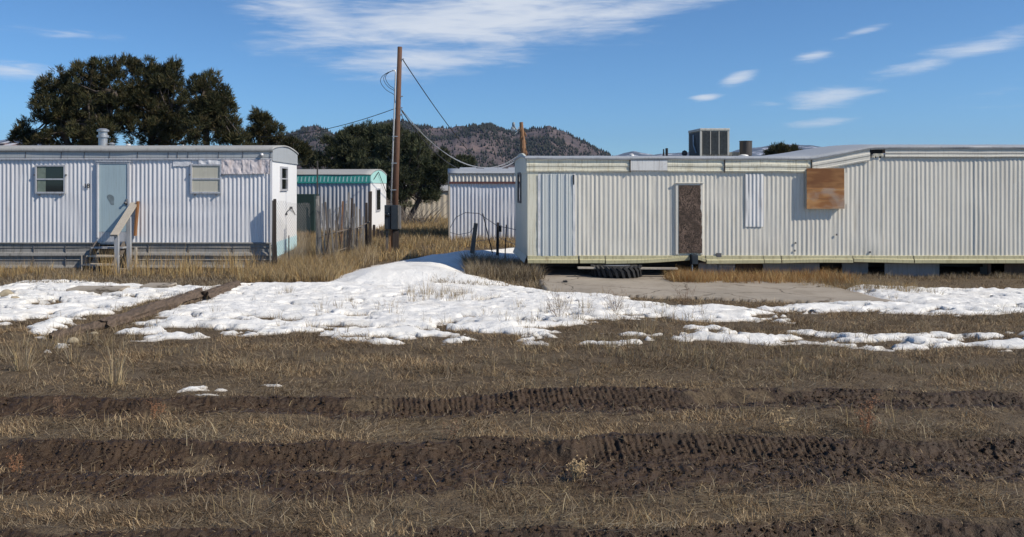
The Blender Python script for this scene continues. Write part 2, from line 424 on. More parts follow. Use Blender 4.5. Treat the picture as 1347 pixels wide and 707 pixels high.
def m_ground():
    m, nt, b = new_mat('soil')
    at = nt.nodes.new('ShaderNodeAttribute'); at.attribute_name = 'mud'
    n1 = noise(nt, 1.3, 6, rough=.65); n2 = noise(nt, 40, 4, rough=.7); n3 = noise(nt, 7, 5, rough=.65)
    n2b = noise(nt, 110, 3, rough=.7); thatch = mixc(nt, ramp(nt, n2b, .4, .62), (.055, .038, .022), (.185, .135, .080))
    thatch = mixc(nt, ramp(nt, n3, .45, .68, 0, .85), thatch, (.062, .041, .024))
    thatch = mixc(nt, ramp(nt, n1, .5, .75, 0, .5), thatch, (.16, .125, .08))
    mud = mixc(nt, ramp(nt, n3, .35, .7), (.062, .036, .018), (.030, .0175, .009))
    mud = mixc(nt, ramp(nt, n2, .55, .75, 0, .5), mud, (.10, .065, .042))
    add = nt.nodes.new('ShaderNodeMath'); add.operation = 'MULTIPLY_ADD'; add.inputs[1].default_value = .5
    L(nt, n3, add.inputs[0]); L(nt, at.outputs['Fac'], add.inputs[2])
    f = ramp(nt, add.outputs[0], .55, .85)
    # far ground turns to pale steppe
    c = mixc(nt, f, thatch, mud)
    L(nt, c, b.inputs['Base Color'])
    L(nt, ramp(nt, f, 0, 1, .95, .55), b.inputs['Roughness']); b.inputs['Specular IOR Level'].default_value = .35
    bump(nt, b, n2, .9, .022)
    return m
M['ground'] = m_ground()
vg = np.concatenate([v1, v2]); qg = np.concatenate([q1, q2 + len(v1)]); mg = np.concatenate([m1, m2])
g = np_mesh('ground', vg, quads=qg, mat=M['ground'], smooth=True, attrs={'mud': mg}); tag(g, kind='structure')

# water standing in the near rut
def m_water():
    m, nt, b = new_mat('muddy_water'); b.inputs['Base Color'].default_value = (.035, .026, .022, 1); b.inputs['Roughness'].default_value = .08
    bump(nt, b, noise(nt, 6, 2), .05, .004); return m
M['water'] = m_water()
def puddle(cx, cy, rx, ry, z, seed):
    n = 60; V = [(cx, cy, z)]; 
    for k in range(n):
        t = 2 * math.pi * k / n; r = 1 + .35 * float(fbm(np.array(math.cos(t) * 1.7 + seed), np.array(math.sin(t) * 1.7), seed, 3))
        V.append((cx + rx * r * math.cos(t), cy + ry * r * math.sin(t), z))
    Fc = [(0, 1 + k, 1 + (k + 1) % n) for k in range(n)]
    o = link_mesh('puddle', V, Fc, M['water']); tag(o, kind='structure'); return o
puddle(2.75, 6.10, .62, .10, -.012, 3)
puddle(3.3, 5.93, .5, .06, -.012, 13)
puddle(.55, 6.02, .75, .07, -.012, 5)
puddle(4.9, 6.25, .6, .10, -.03, 8)

# concrete slab
def m_slab():
    m, nt, b = new_mat('old_concrete')
    n1 = noise(nt, .9, 6); n2 = noise(nt, 60, 3); n3 = noise(nt, 4, 5)
    c = mixc(nt, ramp(nt, n1, .35, .7), (.37, .32, .26), (.27, .235, .19)); c = mixc(nt, ramp(nt, n2, .4, .7, 0, .4), c, (.22, .19, .155))
    c = mixc(nt, ramp(nt, n3, .6, .75, 0, .5), c, (.17, .14, .11))
    tcs = nt.nodes.new('ShaderNodeTexCoord'); nd = nt.nodes.new('ShaderNodeTexNoise'); nd.inputs['Scale'].default_value = 2.2; nd.inputs['Detail'].default_value = 5; L(nt, tcs.outputs['Object'], nd.inputs['Vector'])
    ma = nt.nodes.new('ShaderNodeVectorMath'); ma.operation = 'MULTIPLY_ADD'; ma.inputs[1].default_value = (.5, .5, .5); L(nt, nd.outputs['Color'], ma.inputs[0]); L(nt, tcs.outputs['Object'], ma.inputs[2])
    vo = nt.nodes.new('ShaderNodeTexVoronoi'); vo.feature = 'DISTANCE_TO_EDGE'; vo.inputs['Scale'].default_value = .55; L(nt, ma.outputs[0], vo.inputs['Vector'])
    c = mixc(nt, ramp(nt, vo.outputs['Distance'], .012, .004), c, (.09, .07, .05))
    c = mixc(nt, ramp(nt, noise(nt, 1.7, 6, rough=.7), .5, .62, 0, .45), c, (.19, .155, .115))
    L(nt, c, b.inputs['Base Color']); b.inputs['Roughness'].default_value = .9; bump(nt, b, n2, .3, .004); return m
M['slab'] = m_slab()
def slab():
    sx = np.arange(1.9, 8.2, .05); sy = np.arange(13.8, 22.6, .05)
    XX, YY = np.meshgrid(sx, sy); x = XX.ravel(); y = YY.ravel(); d = pad_edge(x, y)
    z = np.where(d > 0, .025, -.12) + .004 * fbm(x * 2, y * 2, 4, 3)
    nx = len(sx); i = np.arange((nx - 1) * (len(sy) - 1)); a = (i // (nx - 1)) * nx + i % (nx - 1)
    q = np.stack([a, a + 1, a + nx + 1, a + nx], 1)
    keep = (d[q] > -.06).any(1)
    o = np_mesh('concrete_slab', np.stack([x, y, z], 1), quads=q[keep], mat=M['slab'], smooth=False)
    tag(o, kind='structure')
slab()

# ================================================================== SNOW
def proj(poly):
    return np.array([(X(u, GD(v)), GD(v)) for u, v in poly])
def sdf_poly(x, y, poly):
    """signed distance, + inside"""
    n = len(poly); d = np.full(x.shape, 1e9); ins = np.zeros(x.shape, bool)
    for i in range(n):
        ax, ay = poly[i]; bx, by = poly[(i + 1) % n]
        ex, ey = bx - ax, by - ay; L2 = ex * ex + ey * ey + 1e-9
        t = np.clip(((x - ax) * ex + (y - ay) * ey) / L2, 0, 1)
        d = np.minimum(d, (x - ax - t * ex) ** 2 + (y - ay - t * ey) ** 2)
        c = ((ay > y) != (by > y)) & (x < (bx - ax) * (y - ay) / (by - ay + 1e-12) + ax)
        ins ^= c
    d = np.sqrt(d); return np.where(ins, d, -d)
SNOW = [
 [(150,441),(190,424),(232,406),(262,398),(300,380),(330,375),(420,373),(470,371),(500,369),(600,367),(650,369),(695,381),(760,386),(800,387),(850,400),(900,404),(940,403),(1000,408),(1042,420),(1040,424),(1000,422),(950,424),(905,423),(872,417),(845,420),(800,426),(760,431),(740,436),(700,438),(670,441),(620,440),(570,446),(500,450),(455,450),(430,446),(400,444),(340,445),(290,443),(240,447),(190,450)],
 [(-60,384),(0,379),(35,373),(60,370),(130,373),(200,377),(260,379),(288,381),(262,388),(225,396),(190,402),(140,420),(100,432),(60,447),(30,445),(45,430),(60,420),(0,430),(-60,432)],
 [(985,404),(1040,402),(1085,398),(1100,384),(1120,378),(1160,380),(1260,382),(1400,380),(1400,412),(1260,416),(1160,413),(1120,410),(1070,413),(1030,410),(1000,409)],
 [(772,447),(800,442),(838,441),(842,450),(810,453),(778,452)],
 [(866,442),(890,441),(930,442),(975,441),(1020,444),(1060,435),(1100,438),(1160,441),(1300,443),(1400,441),(1400,455),(1300,458),(1160,457),(1130,455),(1085,448),(1040,449),(990,450),(945,456),(905,449)],
 [(252,515),(270,511),(300,511),(302,519),(275,523),(255,521)],
 [(222,519),(245,516),(246,520),(230,522)], [(344,511),(360,509),(360,513),(346,514)],
 [(588,450),(606,447),(626,449),(622,454),(595,455)], [(498,453),(510,451),(516,455),(503,457)],
 [(78,457),(94,455),(94,460),(80,461)], [(915,434),(940,431),(948,434),(925,437)],
 [(905,374),(925,372),(945,374),(930,377),(910,377)],
 [(655,437),(690,431),(740,430),(732,436),(700,440),(665,442)], [(690,446),(712,443),(728,446),(712,452),(694,451)],
]
SNOW = [proj(p) for p in SNOW]
# the deeper drift between the two near trailers (world coordinates)
DRIFT = np.array([(-2.6,18.2),(-2.45,19.8),(-1.9,21.3),(-1.2,22.6),(0,23.9),(1.2,24.6),(3.2,25.5),(5,26),(5,23.2),(1.9,22.9),(1.6,21.0),(.9,19.8),(1.3,18.4),(1.6,17.2),(-2.2,17.2)])
def snow_layer():
    xs = np.arange(-9.6, 14, .04); ys = np.concatenate([np.arange(8.2, 8.9, .02), np.arange(8.9, 27, .04)])
    XX, YY = np.meshgrid(xs, ys); x = XX.ravel(); y = YY.ravel()
    sd = np.full(x.shape, -9.)
    for i, p in enumerate(SNOW):
        s = np.full(x.shape, -9.); k = (y > p[:, 1].min() - .6) & (y < p[:, 1].max() + .6) & (x > p[:, 0].min() - .6) & (x < p[:, 0].max() + .6)
        s[k] = sdf_poly(x[k], y[k], p)
        if len(p) < 9: s = s + .13
        if i == 4: s = s + .16
        sd = np.maximum(sd, s)
    dr = sdf_poly(x, y, DRIFT)
    edge = .22 * fbm(x * 1.2, y * 2.2, 41, 4) + .15 * fbm(x * 4, y * 8, 43, 3) + .08 * fbm(x * 11, y * 20, 45, 2)
    # melted-through holes: more of them on the left patch and near the lower edge
    left = sm(-4.2, -5.2, x + .28 * (y - 14)) ; low = sm(14.6, 11.6, y) * (.25 + .75 * sm(-4.8, -4.2, x + .28 * (y - 14)))
    holes = sm(.14, .42, fbm(x * 1.4, y * 4.2, 47, 5) + .16 * left + .42 * low - .15) * (.8)
    tuftholes = sm(.34, .54, fbm(x * 2.6, y * 6.5, 147, 3) + .16 * left + .10 * low)
    main = np.minimum(sd, .50) + edge - holes * .70 - tuftholes * .95
    drn = dr + .12 * fbm(x * 1.5, y * 1.5, 49, 3)
    th1 = .035 * sm(-.02, .14, main) + .035 * sm(.1, .5, main)
    lump = .030 * fbm(x * 3.1, y * 5.5, 51, 3) + .020 * fbm(x * 8, y * 13, 55, 2) + .014 * (.5 - np.abs(fbm(x * 12, y * 17, 52, 3)))
    h1 = np.where(main > 0, th1 + lump * sm(0, .25, main), np.clip(main * .35, -.3, 0))
    h1 = np.minimum(h1, (.12 - pad_edge(x, y)) * .35)
    hd = .25 * sm(.0, 1.3, drn) + .03 * fbm(x * .9, y * .9, 53, 3) * sm(0, .5, drn) + .010 * fbm(x * 5, y * 6, 54, 3)
    hd = np.where(drn > 0, hd, np.clip(drn * .35, -.3, 0))
    h = np.maximum(h1, hd)
    z = ground_full(x, y)[0] + h
    nx = len(xs); i = np.arange((nx - 1) * (len(ys) - 1)); a = (i // (nx - 1)) * nx + i % (nx - 1)
    q = np.stack([a, a + 1, a + nx + 1, a + nx], 1)
    keep = (h[q] > -.012).any(1)
    q = q[keep]; used, inv = np.unique(q, return_inverse=True)
    V = np.stack([x, y, z], 1)[used]
    global STH; STH = h[used]
    return V, inv.reshape(-1, 4), (xs, ys, h.reshape(len(ys), nx))
SV, SQ, (sxs, sys_, SH) = snow_layer()
def m_snow():
    m, nt, b = new_mat('old_snow')
    n1 = noise(nt, 2.2, 5); n2 = noise(nt, 45, 3)
    c = mixc(nt, ramp(nt, n1, .4, .75, 0, .5), (.88, .865, .83), (.66, .64, .60))
    c = mixc(nt, ramp(nt, n2, .64, .76, 0, .5), c, (.42, .36, .30))
    at = nt.nodes.new('ShaderNodeAttribute'); at.attribute_name = 'thick'
    sb = nt.nodes.new('ShaderNodeMath'); sb.operation = 'MULTIPLY_ADD'; sb.inputs[1].default_value = .06; L(nt, noise(nt, 9, 6, rough=.75), sb.inputs[0]); L(nt, at.outputs['Fac'], sb.inputs[2])
    c = mixc(nt, ramp(nt, sb.outputs[0], .060, .028, 0, .75), c, (.40, .34, .27))
    n5 = noise(nt, 1.1, 6, rough=.7); c = mixc(nt, ramp(nt, n5, .56, .72, 0, .35), c, (.58, .53, .46))
    L(nt, c, b.inputs['Base Color']); b.inputs['Roughness'].default_value = .8; b.inputs['Specular IOR Level'].default_value = .3
    b.inputs['Subsurface Weight'].default_value = .0
    bump(nt, b, noise(nt, 11, 7, rough=.8), .9, .04); return m
M['snow'] = m_snow()
sn = np_mesh('snow', SV, quads=SQ, mat=M['snow'], smooth=True, attrs={'thick': STH}); tag(sn, kind='stuff')
def snow_at(x, y):
    ix = np.clip(np.searchsorted(sxs, x) - 1, 0, len(sxs) - 1); iy = np.clip(np.searchsorted(sys_, y) - 1, 0, len(sys_) - 1)
    ok = (x > sxs[0]) & (x < sxs[-1]) & (y > sys_[0]) & (y < sys_[-1])
    return np.where(ok, SH[iy, ix], -1.)

# ================================================================== GRASS
M['grass'] = m_attr('dry_grass_blades', trans=.25)
STRAW = np.array([(.42, .32, .17), (.34, .25, .14), (.25, .185, .11), (.47, .39, .25), (.19, .14, .09), (.30, .24, .17)])
GREYS = np.array([(.31, .25, .175), (.23, .18, .12), (.15, .11, .075), (.40, .33, .235), (.09, .062, .044), (.44, .38, .28)])
GOLD = np.array([(.50, .35, .15), (.42, .27, .11), (.55, .43, .23), (.33, .22, .10), (.45, .33, .18)])
RUST = np.array([(.42, .22, .08), (.33, .16, .06), (.48, .30, .13), (.25, .13, .06)])
def blades(x, y, z, length, lean, width, pal, droop=.5, az=None, seed=1):
    r = np.random.default_rng(seed); n = len(x)
    az = r.uniform(0, 2 * np.pi, n) if az is None else az
    fa = r.uniform(0, 2 * np.pi, n)
    dx, dy = np.cos(az), np.sin(az); wx, wy = np.cos(fa) * width / 2, np.sin(fa) * width / 2
    l1 = length * .5; lean2 = np.clip(lean + droop * r.uniform(.2, 1.3, n), 0, 2.2)
    p0 = np.stack([x, y, z], 1)
    p1 = p0 + np.stack([dx * np.sin(lean) * l1, dy * np.sin(lean) * l1, np.cos(lean) * l1], 1)
    p2 = p1 + np.stack([dx * np.sin(lean2) * l1, dy * np.sin(lean2) * l1, np.cos(lean2) * l1], 1)
    p2[:, 2] = np.maximum(p2[:, 2], p0[:, 2] + .004)
    w = np.stack([wx, wy, np.zeros(n)], 1)
    V = np.stack([p0 - w, p0 + w, p1 + w * .8, p1 - w * .8, p2], 1).reshape(-1, 3)
    b = np.arange(n) * 5
    q = np.stack([b, b + 1, b + 2, b + 3], 1); t = np.stack([b + 3, b + 2, b + 4], 1)
    c = pal[r.integers(0, len(pal), n)] * r.uniform(.75, 1.2, (n, 1))
    c = np.concatenate([c, np.ones((n, 1))], 1)
    return V, q, t, np.repeat(c, 5, 0)
def merge(parts):
    Vs, Qs, Ts, Cs = [], [], [], []; o = 0
    for V, q, t, c in parts:
        Vs.append(V); Qs.append(q + o); Ts.append(t + o); Cs.append(c); o += len(V)
    return np.concatenate(Vs), np.concatenate(Qs), np.concatenate(Ts), np.concatenate(Cs)
def grass_obj(name, parts, kind='stuff', mat='grass'):
    V, q, t, c = merge(parts); o = np_mesh(name, V, quads=q, tris=t, mat=M[mat], col=c)
    if kind: tag(o, kind=kind)
    return o

def mat_grass():
    parts = []
    n = 900000
    # sample in view wedge-ish region, density falling with distance
    y = 4.3 + (20.5 - 4.3) * rng.random(n) ** 1.25
    hw = .62 * y + 1.2
    x = -hw * 1.0 + rng.random(n) * (hw * 2.1)
    gz, mud = ground_full(x, y)
    sh = snow_at(x, y); pd = pad_edge(x, y)
    clump = fbm(x * 2.6, y * 3.4, 61, 4); big = fbm(x * .5, y * .9, 63, 3)
    p = np.clip(.50 + 1.25 * clump + .3 * big, .04, 1) * (1 - .86 * mud)
    p = np.where(sh > .012, np.where(sh < .05, .25, .02), p)
    p = np.where(pd > .02, .012, p)
    p = np.where((y > 16.5), p * .5, p)
    k = rng.random(n) < p
    x, y, gz, mud, clump, big, sh = x[k], y[k], gz[k], mud[k], clump[k], big[k], sh[k]; n = len(x)
    ln = np.clip(rng.normal(.054, .022, n), .015, .15) * (1 + .55 * np.clip(clump, -.5, 1)) * (1 - .35 * mud)
    ln *= np.where(y > 9.2, 1.15, .85)
    lean = np.clip(rng.normal(1.05, .42, n), 0, 1.55)
    az = 2.2 * fbm(x * .8, y * .8, 67, 2) * 3 + rng.normal(0, 1.3, n)
    V, q, t, c = blades(x, y, gz - .004, ln, lean, .0031 * (1 + y / 12), GREYS, .45, az, 3)
    m = fbm(x * 1.1, y * 1.6, 69, 3)
    tint = np.where((m > .05)[:, None], np.array([[1.28, 1.14, .95]]), np.array([[.74, .67, .60]]))
    c[:, :3] *= np.repeat(tint, 5, 0)
    parts.append((V, q, t, c))
    # matted flattened straw
    n = 130000; y = 4.4 + 8.6 * rng.random(n) ** 1.1; hw = .62 * y + 1.2; x = -hw + rng.random(n) * hw * 2.1
    gz, mud = ground_full(x, y); sh = snow_at(x, y)
    k = (rng.random(n) < np.clip(.35 + 1.3 * fbm(x * 1.6, y * 2.6, 171, 4), .02, 1) * (1 - .9 * mud)) & (sh < .01)
    x, y, gz = x[k], y[k], gz[k]; n = len(x)
    V, q, t, c = blades(x, y, gz + rng.uniform(0, .025, n), np.clip(rng.normal(.10, .035, n), .03, .2), np.clip(rng.normal(1.42, .12, n), 1.1, 1.57), .0032 * (1 + y / 12), np.concatenate([GREYS[:4], STRAW[1:4] * .85]), .1, 4 * fbm(x * .9, y * .9, 67, 3) + rng.normal(0, .8, n), 9)
    parts.append((V, q, t, c))
    # scattered longer straws
    n = 42000; y = 4.6 + 13 * rng.random(n) ** 1.1; hw = .62 * y + 1.2; x = -hw + rng.random(n) * hw * 2.1
    gz, mud = ground_full(x, y); sh = snow_at(x, y); pd = pad_edge(x, y)
    k = (rng.random(n) < np.clip(.25 + 1.0 * fbm(x * .9, y * 1.3, 71, 3), .03, 1) * (1 - .9 * mud)) & (sh < .03) & (pd < -.05)
    x, y, gz = x[k], y[k], gz[k]; n = len(x)
    parts.append(blades(x, y, gz, np.clip(rng.normal(.125, .045, n), .04, .3), np.clip(rng.normal(.6, .35, n), 0, 1.4), .0032 * (1 + y / 12), STRAW, .6, None, 5))
    grass_obj('dry_grass', parts)
mat_grass()

def clumps(cx, cy, n_per, rad, h, pal, seed, lean=.28, width=.006, droop=.5):
    """tufts of upright grass at given centres"""
    r = np.random.default_rng(seed); m = len(cx); k = np.repeat(np.arange(m), n_per)
    n = len(k); a = r.uniform(0, 2 * np.pi, n); rr = rad * np.sqrt(r.random(n))
    hs = np.repeat(np.broadcast_to(h, m), n_per) if np.ndim(h) else np.full(n, h)
    x = cx[k] + rr * np.cos(a); y = cy[k] + rr * np.sin(a)
    z = ground_full(x, y)[0]; s = snow_at(x, y); z = z + np.clip(s, 0, .5) * .6
    return blades(x, y, z - .01, hs * np.clip(r.normal(.8, .25, n), .2, 1.4), np.clip(r.normal(lean * .6, lean, n), 0, 1.2) , np.full(n, width), pal, droop, a + r.normal(0, .5, n), seed)
def region(n, x0, x1, y0, y1, fn=None, seed=0):
    r = np.random.default_rng(seed); x = r.uniform(x0, x1, n); y = r.uniform(y0, y1, n)
    if fn is not None:
        k = fn(x, y, r); x, y = x[k], y[k]
    return x, y
tall = []
# strip before the left trailer
x, y = region(1500, -11.5, -3.9, 17.9, 20.85, lambda x, y, r: (r.random(len(x)) < np.clip(.28 + 1.1 * fbm(x * .9, y * 1.2, 81, 3), .04, 1)), 81)
tall.append(clumps(x, y, 15, .12, np.clip(.15 + .28 * fbm(x * 1.5, y, 82, 3) + .10 * (y - 18.5) / 2.4, .06, .5), np.concatenate([GOLD, STRAW, STRAW * .7]), 82, .3, .0075))
x, y = region(1300, -12, -4.2, 17.2, 20.6, None, 83)
tall.append(clumps(x, y, 26, .14, .10, GREYS * .9, 84, .6, .009))
x, y = region(70, -8, -4.2, 18.8, 20.6, None, 183)
tall.append(clumps(x, y, 15, .09, .62, GOLD, 184, .13, .0075, .25))
x, y = region(26, -11, -9.2, 17.4, 19.6, None, 185)
tall.append(clumps(x, y, 40, .12, .40, GOLD, 186, .22, .0075, .3))
# around the chain-link fence and pickets
x, y = region(1250, -4.3, -1.9, 18.2, 27, lambda x, y, r: x < -2.1 + .14 * (y - 20) + .2 * fbm(x, y, 3, 2), 85)
tall.append(clumps(x, y, 26, .12, .30, np.concatenate([GOLD, STRAW]), 86, .3, .0085))
# further back around pole, tree, teal trailer
x, y = region(3300, -6, 6, 22.3, 42, lambda x, y, r: (y > 24.9 + .5 * x) | ((x < .6) & (snow_at(x, y) < .005)), 87)
tall.append(clumps(x, y, 20, .17, .29, np.concatenate([STRAW, GOLD]), 88, .35, .014))
x, y = region(600, -40, 40, 30, 60, None, 187)
tall.append(clumps(x, y, 16, .4, .4, np.concatenate([STRAW, GOLD]), 188, .35, .03))
x, y = region(110, -3.9, -1.7, 21, 25, lambda x, y, r: x < -2.0 + .14 * (y - 20), 285)
tall.append(clumps(x, y, 18, .10, .52, STRAW * 1.15, 286, .2, .0075, .3))
# bush of grass left of the right trailer
x, y = region(260, .62, 2.1, 18.3, 21.3, None, 89)
tall.append(clumps(x, y, 34, .12, .38, np.concatenate([STRAW * .75, GREYS]), 90, .35, .0085))
x, y = region(90, -.2, 2.2, 17.2, 18.5, None, 189)
tall.append(clumps(x, y, 20, .10, .14, np.concatenate([STRAW, GREYS]), 190, .5, .0075))
# stems poking through the snow
x, y = region(620, -7, 8, 10.8, 17.8, lambda x, y, r: (snow_at(x, y) > .01) & (fbm(x * 1.1, y * 1.6, 5, 3) + .25 * (13.5 - y) / 2 > .12), 91)
tall.append(clumps(x, y, 16, .07, .20, STRAW * 1.1, 92, .28, .0045, .3))
x, y = region(46, -.7, 0.6, 14.6, 16.2, None, 191)
tall.append(clumps(x, y, 14, .06, .22, STRAW * 1.2, 192, .2, .0045, .3))
# fringe and tufts round the slab
x, y = region(700, 2.0, 8.6, 13.6, 16.4, lambda x, y, r: np.abs(pad_edge(x, y) + .12) < .16, 93)
tall.append(clumps(x, y, 14, .05, .08, np.concatenate([STRAW, GREYS]), 94, .5, .005))
x, y = region(150, 7.2, 9.0, 15.5, 18.9, lambda x, y, r: np.abs(y - 18.2 + 1.6 * (x - 7.2) * .8) < .9, 95)
tall.append(clumps(x, y, 26, .12, .22, np.concatenate([STRAW, GOLD * .8]), 96, .4, .006))
r_ = np.random.default_rng(5); tt = r_.random(60); tall.append(clumps(-5.2 + .95 * tt + r_.normal(0, .14, 60), 12.4 + 4.2 * tt + r_.normal(0, .2, 60), 16, .07, .13, STRAW, 400, .5, .0045))
for (u, v, w, k, h) in [(770, 418, 60, 12, .28), (905, 415, 50, 10, .22), (840, 455, 70, 18, .20), (1000, 470, 160, 30, .14), (30, 470, 60, 12, .22), (110, 455, 80, 12, .2), (470, 480, 200, 26, .14), (760, 470, 120, 26, .16), (1100, 480, 90, 16, .15), (240, 470, 120, 16, .15)]:
    D = GD(v); x, y = region(k, X(u - w, D), X(u + w, D), D - .7, D + .7, None, u)
    tall.append(clumps(x, y, 26, .08, h, STRAW, u + 1, .4, .0045))
grass_obj('tall_dry_grass', tall)
orange = []
x, y = region(330, 4.9, 8.6, 17.7, 19.15, lambda x, y, r: (y > 17.85 - .12 * (x - 5)) , 97)
orange.append(clumps(x, y, 34, .10, .26, np.concatenate([RUST, GOLD]), 98, .3, .007))
x, y = region(70, 4.85, 5.7, 17.9, 18.7, None, 99)
orange.append(clumps(x, y, 34, .10, .30, np.concatenate([RUST, GOLD]), 100, .3, .007))
x, y = region(140, 8.6, 16, 18.6, 19.2, None, 197)
orange.append(clumps(x, y, 26, .10, .14, np.concatenate([STRAW, GREYS]), 198, .4, .007))
grass_obj('rust_coloured_grass', orange)

def clods():
    r = np.random.default_rng(77); n = 90000
    y = 4.4 + 5.0 * r.random(n); hw = .62 * y + 1.3; x = -hw + r.random(n) * hw * 2.15
    gz, mud = ground_full(x, y); k = r.random(n) < (.10 + .9 * mud) * np.clip(.45 + 1.2 * fbm(x * 3, y * 4, 78, 3), 0, 1); x, y, gz, mud = x[k], y[k], gz[k], mud[k]; n = len(x)
    sz = np.clip(r.lognormal(-4.95, .5, n), .003, .022) * (.5 + .5 * mud)
    O = np.array([(1, 0, 0), (-1, 0, 0), (0, 1, 0), (0, -1, 0), (0, 0, 1), (0, 0, -.4)], float)
    V = O[None] * sz[:, None, None] * r.uniform(.6, 1.3, (n, 6, 1)) * np.array([1.1, 1, .75]); a = r.uniform(0, 6.28, n); c_, s_ = np.cos(a)[:, None], np.sin(a)[:, None]
    V = np.stack([V[..., 0] * c_ - V[..., 1] * s_, V[..., 0] * s_ + V[..., 1] * c_, V[..., 2]], -1) + np.stack([x, y, gz + sz * .2], 1)[:, None]
    T = np.array([(0, 2, 4), (2, 1, 4), (1, 3, 4), (3, 0, 4), (2, 0, 5), (1, 2, 5), (3, 1, 5), (0, 3, 5)]); T = (T[None] + (np.arange(n) * 6)[:, None, None]).reshape(-1, 3)
    c = np.array([(.060, .036, .020), (.040, .023, .014), (.085, .056, .034), (.05, .032, .02)])[r.integers(0, 4, n)] * r.uniform(.8, 1.2, (n, 1)); c = np.concatenate([c, np.ones((n, 1))], 1)
    o = np_mesh('mud_clods', V.reshape(-1, 3), tris=T, mat=M['clods'], col=np.repeat(c, 6, 0)); tag(o, kind='stuff')
M['clods'] = m_attr('mud_clods', rough=.75)
clods()

# single tufts one can point at
def tuft(u, v, n, rad, h, pal, label, seed, lean=.3, name='grass_tuft', cat='grass tuft', width=.0048, group=None):
    D = GD(v); x = np.array([X(u, D)]); y = np.array([D])
    V, q, t, c = clumps(x, y, n, rad, h, pal, seed, lean, width, .35)
    org = np.array([x[0], D, float(ground_full(x, y)[0][0])])
    o = np_mesh(name, V - org, quads=q, tris=t, mat=M['grass'], col=c); o.location = org
    tag(o, label, cat, group); return o
tuft(152, 508, 60, .07, .50, STRAW * 1.35, 'tall pale straw tuft in the left foreground, above the upper tyre rut', 301, .28)
tuft(30, 490, 60, .08, .42, STRAW * 1.35, 'pale straw tuft near the left edge, in front of the sunken beam', 302, .35)
tuft(98, 480, 50, .06, .32, STRAW * 1.3, 'short straw tuft behind the two tall foreground straw tufts', 303, .4)
tuft(560, 392, 40, .12, .40, STRAW * 1.25, 'sparse straw tuft poking through the middle of the snowfield', 304, .2)
tuft(852, 440, 70, .10, .34, STRAW, 'dense straw tuft between the snowfield and the small snow strip', 305, .35)
tuft(905, 470, 80, .12, .20, STRAW * 1.1, 'low bright tussock just below the snow strip on the right', 306, .6)
def weed(u, v, h, n, pal, label, seed, cat='weed'):
    """branching dried weed"""
    D = GD(v); x0 = X(u, D); z0 = float(ground_full(np.array([x0]), np.array([D]))[0][0]); r = random.Random(seed)
    mb = MB()
    for i in range(n):
        a = r.uniform(0, 6.28); ln = h * r.uniform(.6, 1.1); le = r.uniform(.1, .75)
        p0 = np.array([x0 + r.uniform(-.03, .03), D + r.uniform(-.03, .03), z0 - .01]); d = np.array([math.cos(a) * math.sin(le), math.sin(a) * math.sin(le), math.cos(le)])
        p1 = p0 + d * ln * .5; d2 = d + np.array([r.uniform(-.3, .3), r.uniform(-.3, .3), .1]); p2 = p1 + d2 * ln * .5
        mb.tube([p0, p1, p2], [.0028, .002, .0012], 4)
        for k in range(6):
            t = r.uniform(.3, 1); b = p0 + (p2 - p0) * t; e = b + np.array([r.uniform(-1, 1), r.uniform(-1, 1), r.uniform(.2, 1.2)]) * h * .16
            mb.tube([b, e], [.0015, .001], 3)
            for q in range(2):
                e2 = e + np.array([r.uniform(-.012, .012), r.uniform(-.012, .012), r.uniform(-.01, .012)]); s = .006
                mb.add([e2 + np.array([-s, 0, 0]), e2 + np.array([0, s, s * .5]), e2 + np.array([s, 0, 0]), e2 + np.array([0, -s, -s * .5])], [(0, 1, 2, 3)])
    o = mb.build('dried_weed', pal); tag(o, label, cat); return o
M['weed_rust'] = m_plain('rusty_weed', (.26, .125, .06), .9, var=.5, scale=30)
M['weed_brown'] = m_plain('brown_weed', (.20, .12, .07), .9, var=.5, scale=30)
M['weed_straw'] = m_plain('straw_weed', (.42, .30, .16), .9, var=.4, scale=30)
weed(1140, 574, .30, 11, M['weed_rust'], 'rust red branching weed on the right of the muddy track', 1)
weed(20, 622, .13, 7, M['weed_rust'], 'small rust red weed in the lower left corner of the mud', 2)
weed(1030, 572, .20, 6, M['weed_straw'], 'thin pale weed between the two ruts, left of the rust red weed', 3)
weed(205, 553, .17, 6, M['weed_rust'], 'sparse orange weed in the upper rut beside the lone snow scrap', 4)
weed(80, 552, .17, 6, M['weed_brown'], 'brown weed in the upper rut at far left', 5)
weed(592, 575, .16, 6, M['weed_brown'], 'thin brown weed in the grass strip between the ruts, mid picture', 6)
weed(760, 632, .14, 12, M['weed_straw'], 'straw coloured weed at the near edge of the track beside the puddle', 7)
weed(735, 425, .42, 9, M['weed_brown'], 'tall reddish brown weed at the lower edge of the snowfield', 8)
weed(810, 415, .45, 9, M['weed_brown'], 'tall brown weed rising from snow in front of the concrete slab', 9)
weed(900, 408, .42, 8, M['weed_brown'], 'tall brown weed at the near edge of the concrete slab', 10)

